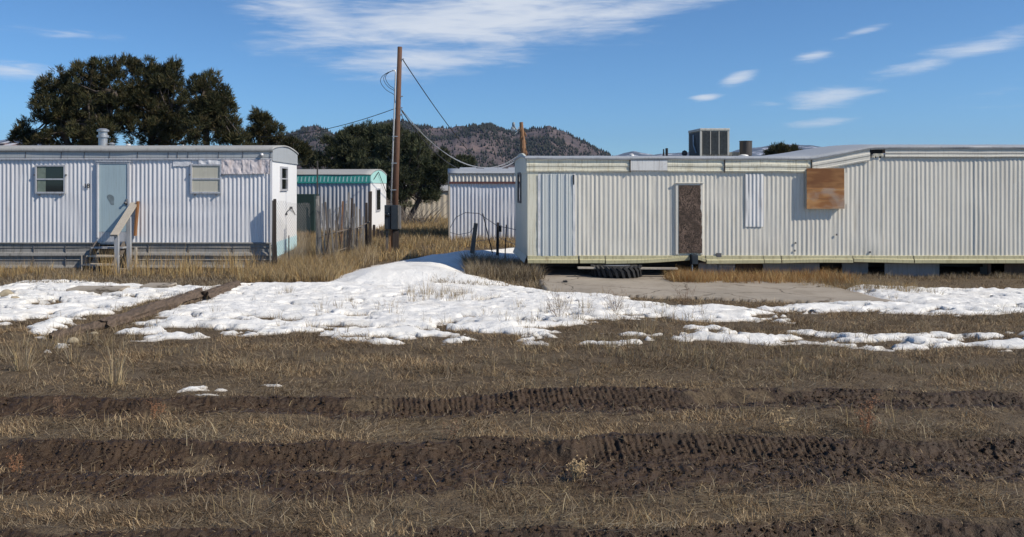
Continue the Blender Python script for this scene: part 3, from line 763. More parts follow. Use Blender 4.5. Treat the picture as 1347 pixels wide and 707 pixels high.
# ================================================================== MOBILE HOMES
def corr(name, mat, parent, x0, x1, y, z0, z1, per=.10, dep=.016, dents=(), nz=14, amp=.006, seed=0, sheet=1.22, sharp=1.8, holes=()):
    """corrugated siding on the plane y (facing -y). z0, z1: numbers or functions of x. dents: (cx, cz, rx, rz, depth)"""
    nx = int((x1 - x0) / per * 8) + 1
    xs = np.linspace(x0, x1, nx); ts = np.linspace(0, 1, nz + 1)
    XX, TT = np.meshgrid(xs, ts)
    a = z0(XX) if callable(z0) else np.full(XX.shape, z0); b = z1(XX) if callable(z1) else np.full(XX.shape, z1)
    ZZ = a + (b - a) * TT
    jit = .9 * fbm(XX * 3.1 + seed, XX * 0 + 2, seed + 21, 3)
    s = np.clip(np.sin((XX - x0) * 2 * np.pi / per + jit) * sharp, -1, 1) * (1 + .45 * fbm(XX / per * .9, ZZ * .5, seed + 31, 2))
    flat = np.zeros(XX.shape); off = np.zeros(XX.shape)
    for cx, cz, rx, rz, d in dents:
        g = np.exp(-((XX - cx) / rx) ** 2 - ((ZZ - cz) / rz) ** 2); flat = np.maximum(flat, g * .8); off += g * d
    YY = y - dep / 2 * (1 + s * (1 - flat)) + off + amp * fbm(XX * 1.4 + seed, ZZ * .8, seed + 5, 3)
    YY = YY + .0035 * (np.floor((XX - x0) / sheet) % 2)
    V = np.stack([XX.ravel(), YY.ravel(), ZZ.ravel()], 1)
    i = np.arange((nx - 1) * nz); k = (i // (nx - 1)) * nx + i % (nx - 1)
    q = np.stack([k, k + 1, k + nx + 1, k + nx], 1)
    o = np_mesh(name, V - ORI[parent.name], quads=q, mat=mat, smooth=True); o.parent = parent; ORI[o.name] = ORI[parent.name]
    return o
def gable(mb, x, y0, y1, zb, ze, rise, th=.04, n=14, side=1):
    """end band under a bowed roof: flat bottom zb, arched top"""
    V = []; m = n + 1
    for xx in (x, x + th * side):
        for i in range(m):
            t = i / n; V.append((xx, y0 + (y1 - y0) * t, zb))
        for i in range(m):
            t = i / n; V.append((xx, y0 + (y1 - y0) * t, ze + rise * (1 - (2 * t - 1) ** 2)))
    Fc = []
    for i in range(n):
        Fc.append((i, i + 1, m + i + 1, m + i)); Fc.append((2 * m + i, 3 * m + i, 3 * m + i + 1, 2 * m + i + 1))
        Fc.append((m + i, m + i + 1, 3 * m + i + 1, 3 * m + i)); Fc.append((i, 2 * m + i, 2 * m + i + 1, i + 1))
    Fc.append((0, m, 3 * m, 2 * m)); Fc.append((m - 1, 3 * m - 1, 4 * m - 1, 2 * m - 1))
    mb.add(V, Fc)
def bow_roof(mb, x0, x1, y0, y1, ze, rise, th=.03, n=16, over=.05, seg=30, wob=.006):
    top = [(y0 - over, ze - .02)] + [(y0 + (y1 - y0) * i / n, ze + rise * (1 - (2 * i / n - 1) ** 2)) for i in range(n + 1)] + [(y1 + over, ze - .02)]
    prof = top + [(y, z - th) for y, z in top[::-1]]
    mb.extr_x(prof, x0, x1, seg, closed=True, wob=wob)
def window_part(parent, x0, x1, z0, z1, y, fr='frame_alu', pane='glass', mid=True, name='window', curtain=False, th=.035, latch=True):
    w = MB(); b = .045
    w.box(x0, x1, y - th, y, z0, z0 + b); w.box(x0, x1, y - th, y, z1 - b, z1)
    w.box(x0, x0 + b, y - th, y, z0 + b, z1 - b); w.box(x1 - b, x1, y - th, y, z0 + b, z1 - b)
    wo = w.build(name, M[fr], parent); bevel(wo, .004)
    zm = (z0 + z1) / 2
    p = MB().box(x0 + b, x1 - b, y - .012, y - .004, z0 + b, z1 - b).build('pane', M[pane], wo)
    if curtain:
        c = MB(); n = 16
        for i in range(n):
            xa = x0 + b + .01 + (.20) * i / n; c.add([(xa, y - .014 - .004 * (i % 2), z0 + b), (xa + .2 / n, y - .014 - .004 * ((i + 1) % 2), z0 + b), (xa + .2 / n, y - .014 - .004 * ((i + 1) % 2), z1 - b), (xa, y - .014 - .004 * (i % 2), z1 - b)], [(0, 1, 2, 3)])
        c.build('curtain', M['curtain'], wo)
    if mid: MB().box(x0 + b, x1 - b, y - .03, y - .0145 if not curtain else y - .02, zm - .018, zm + .018).build('meeting_rail', M[fr], wo)
    if latch:
        l = MB()
        for xx, zz in ((x0 - .02, zm + .1), (x1 + .005, zm + .1), (x0 + .1, z0 - .03), (x1 - .14, z0 - .03)): l.box(xx, xx + .03, y - .05, y - .01, zz - .02, zz + .02)
        build_each(l, 'latch', M['frame_dark'], wo)
    return wo

# ---------------- left white home
LY, LX1, LX0, LW = 21.0, -4.17, -16.6, 3.6
hl = thing('mobile_home', ((LX0 + LX1) / 2, LY, 0), 'long white corrugated trailer home with pale blue door and wooden steps, on the left', 'mobile home')
wt = .05
# the underlying box (three plain walls and floor)
mb = MB(); mb.box(LX0, LX1 - .03, LY + .03, LY + LW, .60, 2.99); core = mb.build('wall_core', M['grey_siding'], hl)
zf = .635; zw = 2.68
corr('front_siding', M['white_siding'], hl, LX0, LX1, LY, zf, zw, .1025, .0135, amp=.009, dents=[(-8.9, 1.2, .12, .4, .01), (-6.4, .9, .5, .1, .012), (-4.7, 1.1, .2, .3, .01), (-10.2, 2.2, .3, .06, .01), (-7.0, 1.55, .55, .05, .012), (-5.6, 1.52, .5, .05, .015), (-9.1, 1.5, .2, .3, .012), (-9.5, 1.95, .15, .3, .01), (-7.95, 2.5, .3, .1, .01)], seed=3)
mb = MB(); mb.box(LX1 - .03, LX1 + .012, LY + .015, LY + LW, .60, 2.68)
mb.build('end_wall', M['white_end'], hl)
mb = MB(); mb.box(LX1 - .03, LX1 + .02, LY - .03, LY + .03, .60, 2.70); mb.build('corner_trim', M['white_siding'], hl)
mb = MB(); gable(mb, LX1 - .02, LY - .02, LY + LW, 2.66, 2.94, .13, .055); mb.build('roof_end_band', M['fascia_grey'], hl)
mb = MB(); mb.box(LX1 + .012, LX1 + .045, LY - .02, LY + LW, 2.645, 2.675); mb.build('end_trim_strip', M['fascia_grey'], hl)
mb = MB(); bow_roof(mb, LX0 - .05, LX1 + .06, LY - .03, LY + LW, 2.965, .13, .035, wob=.008); mb.build('roof', M['grey_roof'], hl, True)
# grey rounded lip at the eave and metal fascia with seams
mb = MB(); mb.extr_x([(LY - .02, 2.72), (LY - .045, 2.725), (LY - .05, 2.86), (LY - .06, 2.872), (LY - .02, 2.88)], LX0, LX1 + .03, 50, wob=.006, seed=2)
fa = mb.build('fascia', M['fascia_grey'], hl)
mb = MB(); mb.extr_x([(LY - .03, 2.862), (LY - .085, 2.866), (LY - .10, 2.90), (LY - .095, 2.945), (LY - .06, 2.985), (LY, 3.0)], LX0, LX1 + .05, 60, wob=.014, seed=5)
mb.build('rolled_roof_edge', M['grey_roof'], hl, True)
mb = MB(); mb.extr_x([(LY - .005, 2.675), (LY - .055, 2.68), (LY - .05, 2.705), (LY - .02, 2.722)], LX0, LX1 + .02, 50, wob=.008, seed=7); mb.build('drip_rail', M['frame_alu'], hl)
mb = MB()
for u in (35, 82, 112, 145, 182, 222, 234, 248, 288, 320, 356):
    x = X(u, LY); mb.box(x - .006, x + .008, LY - .058, LY - .05, 2.715, 2.87)
build_each(mb, 'fascia_seam', M['frame_dark'], fa)
# torn foil flashing
def crumple(name, mat, parent, x0, x1, z0, z1, y, amp=.02, n=50, seed=1, ragged=0.0):
    nx = n; nz = max(6, int(n * (z1 - z0) / (x1 - x0)) + 4)
    XX, ZZ = np.meshgrid(np.linspace(x0, x1, nx), np.linspace(z0, z1, nz))
    Yd = amp * fbm(XX * 9 + seed, ZZ * 5, seed, 4) - amp * .6
    if ragged: ZZ = ZZ + ragged * fbm(XX * 6, ZZ * 0, seed + 3, 3) * (ZZ < z0 + .02)
    V = np.stack([XX.ravel(), y + Yd.ravel(), ZZ.ravel()], 1) - ORI[parent.name]
    i = np.arange((nx - 1) * (nz - 1)); k = (i // (nx - 1)) * nx + i % (nx - 1)
    o = np_mesh(name, V, quads=np.stack([k, k + 1, k + nx + 1, k + nx], 1), mat=mat); o.parent = parent; ORI[o.name] = ORI[parent.name]; return o
M['flash'] = m_paint('torn_flashing', (.66, .60, .60), (.36, .25, .22), 1.0, .5, rust=.25)
f1 = crumple('torn_flashing', M['flash'], hl, X(292, LY), X(355, LY), Z(229, LY), 2.675, LY - .035, .03, 90, 4, .02)
f1['label'] = 'peeling pinkish flashing at the right end of the wall top'
crumple('torn_flashing', M['white_siding'], hl, X(262, LY), X(292, LY), Z(217, LY), 2.672, LY - .03, .025, 40, 8, .04)
crumple('torn_flashing', M['white_siding'], hl, X(228, LY), X(252, LY), Z(219, LY), 2.66, LY - .026, .012, 30, 9, .03)
mb = MB(); mb.lathe((X(345, LY), LY - .07, 0), [(.001, 0)], 3)
mb = MB(); mb.tube([(X(345, LY), LY - .055, 2.79), (X(345, LY), LY - .10, 2.79)], [.05, .045], 14); mb.tube([(X(345, LY), LY - .095, 2.79), (X(345, LY), LY - .12, 2.785)], [.03, .03], 10); mb.build('porch_lamp_base', M['frame_alu'], hl, True)
# skirting: two horizontally ribbed bands
def skirt(x0, x1, seed, name='skirting'):
    mb = MB()
    prof = [(LY - .005, .655), (LY - .035, .65), (LY - .035, .628), (LY + .0, .615), (LY + .012, .55), (LY - .008, .53), (LY + .012, .50), (LY + .012, .42), (LY - .01, .40), (LY - .03, .352), (LY - .032, .325), (LY + .005, .315), (LY + .02, .25), (LY + .0, .22), (LY + .02, .19), (LY + .02, .10), (LY - .02, .05), (LY - .025, .025), (LY + .01, .0), (LY + .01, -.12)]
    mb.extr_x(prof, x0, x1, 24, wob=.014, seed=seed); return mb.build(name, M['skirt_grey'], hl)
skirt(LX0, X(130, LY), 3); skirt(X(172, LY), LX1 + .01, 9)
mb = MB(); mb.box(LX1 - .02, LX1 + .015, LY + .02, LY + LW, .25, .62); ob = mb.build('end_skirting', M['aqua_pale'], hl)
mb = MB(); mb.box(LX1 - .02, LX1 - .005, LY + .02, LY + LW, -.1, .26); mb.build('end_skirting', M['block'], hl)
mb = MB(); mb.tube([(LX1 - .03, LY - .03, .64), (LX1 - .03, LY - .03, .0)], .02, 6); mb.build('skirting_corner', M['skirt_grey'], hl)
mb = MB()
for u in (195, 248, 306): mb.box(X(u, LY), X(u, LY) + .012, LY - .016, LY + .015, .02, .60)
for u in (44, 86): mb.box(X(u, LY), X(u, LY) + .012, LY - .016, LY + .015, .02, .60)
build_each(mb, 'skirting_joint', M['frame_dark'], hl)
mb = MB(); mb.box(X(130, LY), X(172, LY), LY + .05, LY + .08, -.05, .62); mb.build('underfloor_shade_panel', M['void_shade'], hl)  # dark sheet painted to stand in for the shade behind the steps
# windows, door
w1 = window_part(hl, X(47, LY), X(87, LY), Z(255, LY), Z(217, LY), LY - .02, curtain=True); w1['label'] = 'dark glazed window with a pale curtain'
w2 = window_part(hl, X(251, LY), X(292, LY), Z(255, LY), Z(216, LY), LY - .02, pane='tan_panel'); w2['label'] = 'window closed with tan panels'
# end window
zx0, zx1, zz0, zz1 = 22.02, 23.02, 1.90, 2.54
mb = MB(); b = .05
mb.box(LX1 + .013, LX1 + .05, zx0, zx1, zz0, zz0 + b); mb.box(LX1 + .013, LX1 + .05, zx0, zx1, zz1 - b, zz1); mb.box(LX1 + .013, LX1 + .05, zx0, zx0 + b * 2.4, zz0 + b, zz1 - b); mb.box(LX1 + .013, LX1 + .05, zx1 - b, zx1, zz0 + b, zz1 - b)
we = mb.build('end_window', M['frame_alu'], hl)
MB().box(LX1 + .014, LX1 + .022, zx0 + b * 2.4, zx1 - b, zz0 + b, zz1 - b).build('pane', M['glass'], we)
MB().box(LX1 + .023, LX1 + .045, zx0 + b * 2.4, zx1 - b, 2.205, 2.235).build('meeting_rail', M['frame_alu'], we)
# door
dx0, dx1 = X(128, LY), X(171.5, LY); dz0, dz1 = Z(318, LY), Z(212.5, LY); dy = LY - .022
mb = MB(); b = .06
mb.box(dx0, dx0 + b, dy - .035, dy, dz0, dz1); mb.box(dx1 - b, dx1, dy - .035, dy, dz0, dz1); mb.box(dx0 + b, dx1 - b, dy - .035, dy, dz1 - b, dz1)
mb.box(dx0 - .02, dx1 + .03, dy - .05, dy - .036, dz1 - .022, dz1 + .01)
df = mb.build('door_frame', M['frame_alu'], hl); bevel(df, .005)
mb = MB(); mb.box(dx0 + b, dx1 - b, dy - .018, dy - .002, Z(305, LY), dz1 - b); dr = mb.build('door', M['door_blue'], hl)
M['stain'] = m_plain('dark_rub_mark', (.20, .25, .27), .7)
nn = 22; V = [(X(147, LY), dy - .0205, Z(263, LY))] + [(X(147, LY) + (.075 + .02 * math.sin(3 * t)) * math.cos(t) + .04 * math.sin(t) * -1, dy - .0205, Z(263, LY) + (.15 + .02 * math.cos(2 * t)) * math.sin(t)) for t in [2 * math.pi * i / nn for i in range(nn)]]
link_mesh('stain', V, [(0, 1 + (i + 1) % nn, 1 + i) for i in range(nn)], M['stain'], dr)
mb = MB(); hx, hz = X(166.3, LY), Z(267, LY)
mb.tube([(hx, dy - .018, hz), (hx, dy - .05, hz)], [.035, .03], 12); mb.tube([(hx, dy - .05, hz), (hx, dy - .085, hz)], [.014, .03], 10); mb.box(hx + .0, hx + .05, dy - .035, dy - .018, hz - .06, hz + .09)
mb.build('handle', M['frame_dark'], dr, True)
mb = MB(); mb.box(dx0 + b, dx1 - b, dy - .03, dy - .002, dz0, Z(305.5, LY)); mb.build('door_sill_panel', M['frame_alu'], hl)
mb = MB(); mb.box(dx0 + .02, dx0 + .055, dy - .06, dy - .036, dz0 + .1, dz1 - .1); mb.build('storm_door_hinge', M['white_siding'], hl)
# address digits
def text(body, size, loc, mat, parent, name, bold=.0):
    cu = bpy.data.curves.new('txt', 'FONT'); cu.body = body; cu.size = size; cu.extrude = .003; cu.offset = bold; cu.align_x = 'CENTER'; cu.align_y = 'CENTER'
    t = bpy.data.objects.new('txt', cu); COL.objects.link(t); t.rotation_euler = (R(90), 0, 0); t.location = loc
    bpy.context.view_layer.update()
    dg = bpy.context.evaluated_depsgraph_get(); me = bpy.data.meshes.new_from_object(t.evaluated_get(dg)); me.transform(t.matrix_world)
    me.transform(__import__('mathutils').Matrix.Translation([-a for a in ORI[parent.name]])); me.materials.clear(); me.materials.append(mat)
    bpy.data.objects.remove(t); o = bpy.data.objects.new(name, me); COL.objects.link(o); o.parent = parent; ORI[o.name] = ORI[parent.name]; return o
M['digit'] = m_plain('faded_black', (.06, .06, .065), .6)
text('18', .15, (X(115, LY), LY - .04, Z(245, LY)), M['digit'], hl, 'house_number', .004)
# roof pipes
def pipe(x, y, z, prof, mat, name, parent, label=None):
    o = MB().lathe((x, y, z), prof, 18).build(name, M[mat], parent, True); m = o.modifiers.new('e', 'EDGE_SPLIT'); m.split_angle = R(35)
    if label: o['label'] = label
    return o
px_, py_ = X(135.5, 22.2), 22.2; zr = 3.02
pipe(px_, py_, zr, [(.11, 0), (.11, .20), (.115, .20), (.115, .215), (.11, .22), (.11, .26), (.15, .27), (.15, .325), (.11, .335), (.11, .41), (.15, .42), (.15, .46), (.08, .50)], 'steel', 'flue_pipe', hl, 'tall stacked galvanised flue pipe')
pipe(X(147, 22.2), 22.2, zr, [(.04, 0), (.04, .08), (.085, .09), (.085, .11), (.03, .14)], 'steel', 'roof_vent', hl)
pipe(X(169, 22.2), 22.2, zr, [(.06, 0), (.06, .07), (.065, .08), (.04, .10)], 'patch_white', 'roof_vent', hl)
pipe(X(241, 22.2), 22.2, zr + .02, [(.02, 0), (.02, .06)], 'patch_white', 'roof_vent', hl)
# cable hanging on the end wall
mb = MB(); mb.tube([(LX1 + .03, 22.75, 1.27), (LX1 + .05, 22.95, 1.36), (LX1 + .06, 23.45, 1.43), (LX1 + .03, 24.0, 1.30), (LX1 + .05, 24.1, 1.22)], .012, 6); mb.tube([(LX1 + .012, 23.45, 1.43), (LX1 + .09, 23.45, 1.43)], .035, 8); mb.tube([(LX1 + .012, 22.78, 1.28), (LX1 + .07, 22.78, 1.28)], .028, 8)
mb.build('dangling_cable', M['wire'], hl)

# wooden steps with handrail
st = thing('wooden_steps', (X(150, 20.4), 20.4, 0), 'grey wooden steps with one slanting handrail below the pale blue door', 'steps')
for i, (yy, zz) in enumerate([(20.62, .56), (20.33, .38), (20.05, .20)]):
    MB().box(X(128, LY) , X(170, LY) - .02, yy, yy + .30, zz - .035, zz).build('tread', M['plank'] if i else M['plank_grey'], st)
for xx in (X(129, LY), X(168, LY) - .06):
    MB().bar((xx, 20.08, .02), (xx, 20.95, .60), .04, .20).build('stringer', M['post_grey'], st)
rx = -7.50
MB().bar((rx, 19.62, .90), (rx + .0, 20.93, 1.61), .17, .045).build('handrail', M['plank'], st)
MB().bar((rx + .03, 19.72, -.03), (rx + .03, 19.72, .92), .09, .09).build('post', M['plank_grey'], st)
MB().bar((rx + .06, 20.42, -.03), (rx + .05, 20.42, 1.30), .10, .09).build('post', M['plank_grey'], st)
o = MB().bar((rx + .03, 20.90, .82), (rx + .10, 20.90, 1.66), .12, .04).build('side_board', M['plank_brown'], st); o['label'] = 'reddish brown upright board'
MB().bar((rx + .10, 20.75, 0), (rx + .10, 20.75, .55), .05, .05).build('post', M['plank'], st)
MB().bar((X(130, LY), 20.0, 0), (X(130, LY), 20.0, .42), .02, .02).build('post', M['plank'], st)

# ---------------- right cream home
RY, RX0, RX1, RW = 19.2, 1.92, 17.2, 3.0
hr = thing('mobile_home', ((RX0 + RX1) / 2, RY, 0), 'cream corrugated trailer home with boarded doorway and plywood window cover, on the right', 'mobile home')
zf = Z(337, RY); ZT0 = Z(225.5, RY)
xa, xb = X(1066, RY), X(1146, RY)
def rz_top(x):   # underside of fascia
    return ZT0 + .01 + np.clip((x - xa) / (xb - xa), 0, 1) * .36 + 0 * x
def rz_eave(x):
    return 2.68 + np.clip((x - xa) / (xb - xa), 0, 1) * .24
mb = MB()
mb.box(RX0 + .02, xa, RY + .03, RY + RW - .03, .40, 2.62); mb.box(xa + .001, RX1, RY + .03, RY + RW - .03, .40, 2.62); mb.build('wall_core', M['grey_siding'], hr)
corr('front_siding', M['cream_siding'], hr, RX0 + .24, RX1, RY, zf, lambda x: rz_top(x) + .01, .0985, .0095, amp=.011, dents=[(X(820, RY), .75, .5, .08, .01), (X(860, RY), 1.9, .07, .5, .01), (X(1030, RY), .8, .08, .3, .01), (X(735, RY), 1.4, .1, .6, .01), (X(1125, RY), 1.3, .07, .5, .01), (X(776, RY), 1.15, .12, .35, .015), (X(840, RY), 1.4, .1, .1, .012), (X(1010, RY), 1.1, .2, .4, .012), (X(1096, RY), .9, .12, .35, .012), (X(1150, RY), .7, .3, .15, -.02), (X(950, RY), 1.9, .3, .2, .008)], seed=13, sharp=1.5)
o = MB().box(RX0, RX0 + .24, RY - .022, RY + .02, zf, ZT0 + .02).build('corner_panel', M['cream_trim'], hr)
M['end_cream'] = m_paint('end_cream', (.62, .63, .56), (.3, .29, .22), .5, .6)
MB().box(RX0 - .012, RX0 + .02, RY + .021, RY + RW, zf, 2.34).build('end_wall', M['end_cream'], hr)
mb = MB(); gable(mb, RX0 - .03, RY - .02, RY + RW, 2.33, 2.60, .22, .05); mb.build('roof_end_band', M['end_cream'], hr)
mb = MB(); b = .05; y0_, y1_, z0_, z1_ = 20.5, 21.2, 1.62, 2.36
mb.box(RX0 - .05, RX0 - .013, y0_, y1_, z0_, z0_ + b); mb.box(RX0 - .05, RX0 - .013, y0_, y1_, z1_ - b, z1_); mb.box(RX0 - .05, RX0 - .013, y0_, y0_ + b, z0_ + b, z1_ - b); mb.box(RX0 - .05, RX0 - .013, y1_ - b, y1_, z0_ + b, z1_ - b)
we = mb.build('end_window', M['frame_dark'], hr); MB().box(RX0 - .03, RX0 - .014, y0_ + b, y1_ - b, z0_ + b, z1_ - b).build('pane', M['glass'], we)
# roof with the bow; the right part rises into a raised section
def roof_right():
    ny = 16; xs = np.concatenate([np.linspace(RX0 - .06, 7.4, 40), np.linspace(7.5, 10.2, 30), np.linspace(10.3, RX1, 20)])
    V = []; 
    for layer in (0, -.035):
        for x in xs:
            e = float(rz_eave(x)); pk = 2.68 + .05 + .27 * float(sm(7.4, 9.8, np.array(x - .0)))
            pk = max(pk, e + .0)
            for j in range(ny + 1):
                t = j / ny; yy = RY - .07 + (RW + .14) * t
                a = 1 - (2 * t - 1) ** 2; z = e + (max(pk - e, .02) + 0) * a + .02 * a
                V.append((x, yy, z + layer + .004 * float(fbm(np.array(x * 2), np.array(t * 3), 5, 2))))
    nx = len(xs); m = ny + 1; Fc = []
    for i in range(nx - 1):
        for j in range(ny):
            k = i * m + j; Fc.append((k, k + m, k + m + 1, k + 1)); k2 = k + nx * m; Fc.append((k2, k2 + 1, k2 + m + 1, k2 + m))
        k = i * m; Fc.append((k, k + nx * m, k + m + nx * m, k + m)); k = i * m + ny; Fc.append((k, k + m, k + m + nx * m, k + nx * m))
    for j in range(ny): Fc.append((j, j + 1, j + 1 + nx * m, j + nx * m)); k = (nx - 1) * m + j; Fc.append((k, k + nx * m, k + 1 + nx * m, k + 1))
    return link_mesh('roof', V, Fc, M['bright_roof'], hr, True)
roof_right()
def sloped_strip(name, mat, x0, x1, prof, fz, seg=20, wob=.004, seed=0, parent=None, smooth=False):
    """profile (y, dz) relative to height function fz(x)"""
    n = len(prof); V = []; Fc = []
    for i in range(seg + 1):
        x = x0 + (x1 - x0) * i / seg; zb = float(fz(np.array(x)))
        for j, (y, z) in enumerate(prof):
            V.append((x, y + wob * float(fbm(np.array(x * 2 + seed), np.array(j * .4), seed, 2)), zb + z + wob * float(fbm(np.array(x * 1.5 + seed), np.array(3.), seed, 2))))
    for i in range(seg):
        for j in range(n - 1): Fc.append((i * n + j, i * n + j + 1, (i + 1) * n + j + 1, (i + 1) * n + j))
    return link_mesh(name, V, Fc, mat, parent or hr, smooth)
fprof = [(RY + .0, -.335), (RY - .045, -.33), (RY - .055, -.30), (RY - .038, -.285), (RY - .038, -.225), (RY - .052, -.205), (RY - .052, -.16), (RY - .038, -.14), (RY - .038, -.075), (RY - .055, -.055)]
s1, s2, s3, s4 = X(828, RY), X(877, RY), X(952, RY), xa
sloped_strip('fascia', M['cream_trim'], RX0 - .02, s1, fprof, rz_eave, 16, .006, 1)
o = sloped_strip('fascia', M['patch_white'], s1 + .01, s2, [(RY + 0, -.30), (RY - .06, -.30), (RY - .062, -.07), (RY - .03, -.06)], rz_eave, 6, .002, 2); o['label'] = 'smooth white replacement length of fascia'
sloped_strip('fascia', M['cream_trim'], s2 + .005, s3, fprof, rz_eave, 10, .006, 3)
sloped_strip('fascia', M['cream_trim'], s3 + .012, s4 - .004, [(y - .008, z - .008) for y, z in fprof], rz_eave, 16, .008, 4)
sloped_strip('fascia', M['cream_siding'], s4 + .004, X(1143, RY), [(y - .004, z * .95) for y, z in fprof], rz_eave, 12, .005, 5)
sloped_strip('fascia', M['cream_siding'], X(1144, RY), X(1162, RY), [(RY - .05, -.07), (RY - .05, -.02)], rz_eave, 3, .002, 6)
MB().box(X(1144, RY), X(1161, RY), RY - .0, RY + .02, 2.66, 2.86).build('torn_opening_shade', M['void_shade'], hr)  # flat dark plate; the shade inside the tear is its colour
crumple('torn_insulation', M['tan_panel'], hr, X(1147, RY), X(1161, RY), 2.70, 2.76, RY - .02, .03, 20, 3, .05)
sloped_strip('fascia', M['cream_siding'], X(1163, RY), RX1, [(y, z * .75) for y, z in fprof], rz_eave, 16, .005, 7)
sloped_strip('roof_edge_trim', M['bright_roof'], RX0 - .06, RX1, [(RY - .03, -.062), (RY - .078, -.06), (RY - .09, -.03), (RY - .085, -.005), (RY - .03, .012)], rz_eave, 90, .010, 9)
mb = MB()
for x in (s1, s3, s4): 
    mb.box(x - .006, x + .012, RY - .072, RY - .04, float(rz_eave(x)) - .34, float(rz_eave(x)) - .05)
build_each(mb, 'fascia_seam', M['post_dark'], hr)
# yellow bottom rail, bent flaps
def rail(x0, x1, sag0, sag1, seed, y=RY, kink=.0):
    seg = 16; V = []; Fc = []
    for i in range(seg + 1):
        t = i / seg; x = x0 + (x1 - x0) * t; sg = sag0 + (sag1 - sag0) * t - kink * math.sin(math.pi * t)
        w = .006 * float(fbm(np.array(x * 2), np.array(1.), seed, 2))
        for yy, zz in ((y + .0, zf + .012), (y - .04 + w, zf + .004), (y - .045 + w, zf - .06 + sg * .5), (y - .075 + w, zf - .085 + sg), (y - .075 + w, zf - .155 + sg), (y - .04, zf - .165 + sg)): V.append((x, yy, zz))
    for i in range(seg):
        for j in range(5): Fc.append((i * 6 + j, i * 6 + j + 1, i * 6 + 7 + j, i * 6 + 6 + j))
    return link_mesh('bottom_rail', V, Fc, M['yellow_trim'], hr)
rail(RX0, X(760, RY), 0, 0, 3); rail(X(762, RY), X(795, RY), 0, .0, 4); rail(X(796, RY), X(906, RY), -.01, .07, 5, RY - .012, .02)
rail(X(915, RY), X(927, RY), .09, .03, 6); rail(X(928, RY), X(1003, RY), -.01, .0, 7, RY - .012, .0); rail(X(1004, RY), X(1026, RY), .0, 0, 8); rail(X(1027, RY), X(1120, RY), .0, .01, 9, RY - .006, -.01); rail(X(1121, RY), X(1200, RY), .03, 0, 10); rail(X(1201, RY), RX1, 0, 0, 11)
mb = MB(); mb.add([(RX0 - .02, RY - .02, zf), (RX0 - .02, RY + RW, zf), (RX0 - .08, RY + RW, zf - .15), (RX0 - .08, RY - .05, zf - .15)], [(0, 1, 2, 3)]); mb.build('end_bottom_rail', M['end_cream'], hr)
# replacement ribbed sheet
def ribsheet(x0, x1, z0, z1, y):
    prof = []; x = x0
    while x < x1 - .001:
        for dx, dy in ((0, 0), (.055, 0), (.065, -.018), (.085, -.018), (.095, 0), (.125, 0), (.135, -.008), (.145, 0)):
            if x + dx <= x1: prof.append((x + dx, y + dy))
        x += .175
    prof.append((x1, y)); n = len(prof)
    V = [(a, b, z0) for a, b in prof] + [(a, b, z1) for a, b in prof]
    return V, [(i, i + 1, n + i + 1, n + i) for i in range(n - 1)]
V, Fc = ribsheet(X(709.5, RY), X(754, RY), zf + .005, Z(229, RY), RY - .026)
o = link_mesh('replacement_sheet', V, Fc, M['patch_metal'], hr); o['label'] = 'bluish grey ribbed replacement sheet near the left corner'
for xx in (X(709.5, RY), X(755.5, RY)):
    crumple('sealant_strip', M['patch_white'], hr, xx - .035, xx + .02, zf + .01, Z(229, RY), RY - .03, .012, 5, int(xx * 10))
mb = MB(); mb.box(X(753.5, RY), X(755, RY), RY - .05, RY - .02, Z(243, RY), Z(230, RY)); mb.build('tear_slot', M['black'], hr)
# doorway filled with chipboard
x0, x1, z0, z1 = X(888, RY), X(924, RY), Z(335, RY), Z(241, RY)
mb = MB(); mb.box(x0, x0 + .07, RY - .045, RY - .0, z0, z1); mb.box(x1 - .06, x1, RY - .045, RY - .0, z0, z1); mb.box(x0 + .07, x1 - .06, RY - .045, RY, z1 - .05, z1); mb.box(x0 - .02, x1 + .02, RY - .07, RY - .046, z1 - .012, z1 + .012)
df = mb.build('doorway_frame', M['cream_siding'], hr); bevel(df, .006)
n = 26; V = []; rr = random.Random(5)
xl, xr = x0 + .07, x1 - .055
for i in range(n + 1):
    zz = Z(333, RY) + (Z(244, RY) - Z(333, RY)) * i / n; dxr = .025 * (i < n * .62) + rr.uniform(-.008, .01)
    V += [(xl, RY - .052, zz), (xr + dxr, RY - .052, zz), (xl, RY - .02, zz), (xr + dxr, RY - .02, zz)]
Fc = []
for i in range(n):
    a = i * 4; Fc += [(a, a + 1, a + 5, a + 4), (a + 1, a + 3, a + 7, a + 5), (a, a + 4, a + 6, a + 2)]
Fc += [(0, 2, 3, 1), (n * 4, n * 4 + 1, n * 4 + 3, n * 4 + 2)]
link_mesh('chipboard_panel', V, Fc, M['osb'], df)['label'] = 'dark weathered chipboard closing the doorway'
# white corrugated patch
o = corr('patch_sheet', M['patch_white'], hr, X(980, RY), X(1004.5, RY), RY - .019, Z(298.5, RY), Z(229, RY), .085, .010, dents=[(X(983, RY), Z(270, RY), .08, .2, -.01)], seed=23); o['label'] = 'bright white corrugated patch to the right of the doorway'
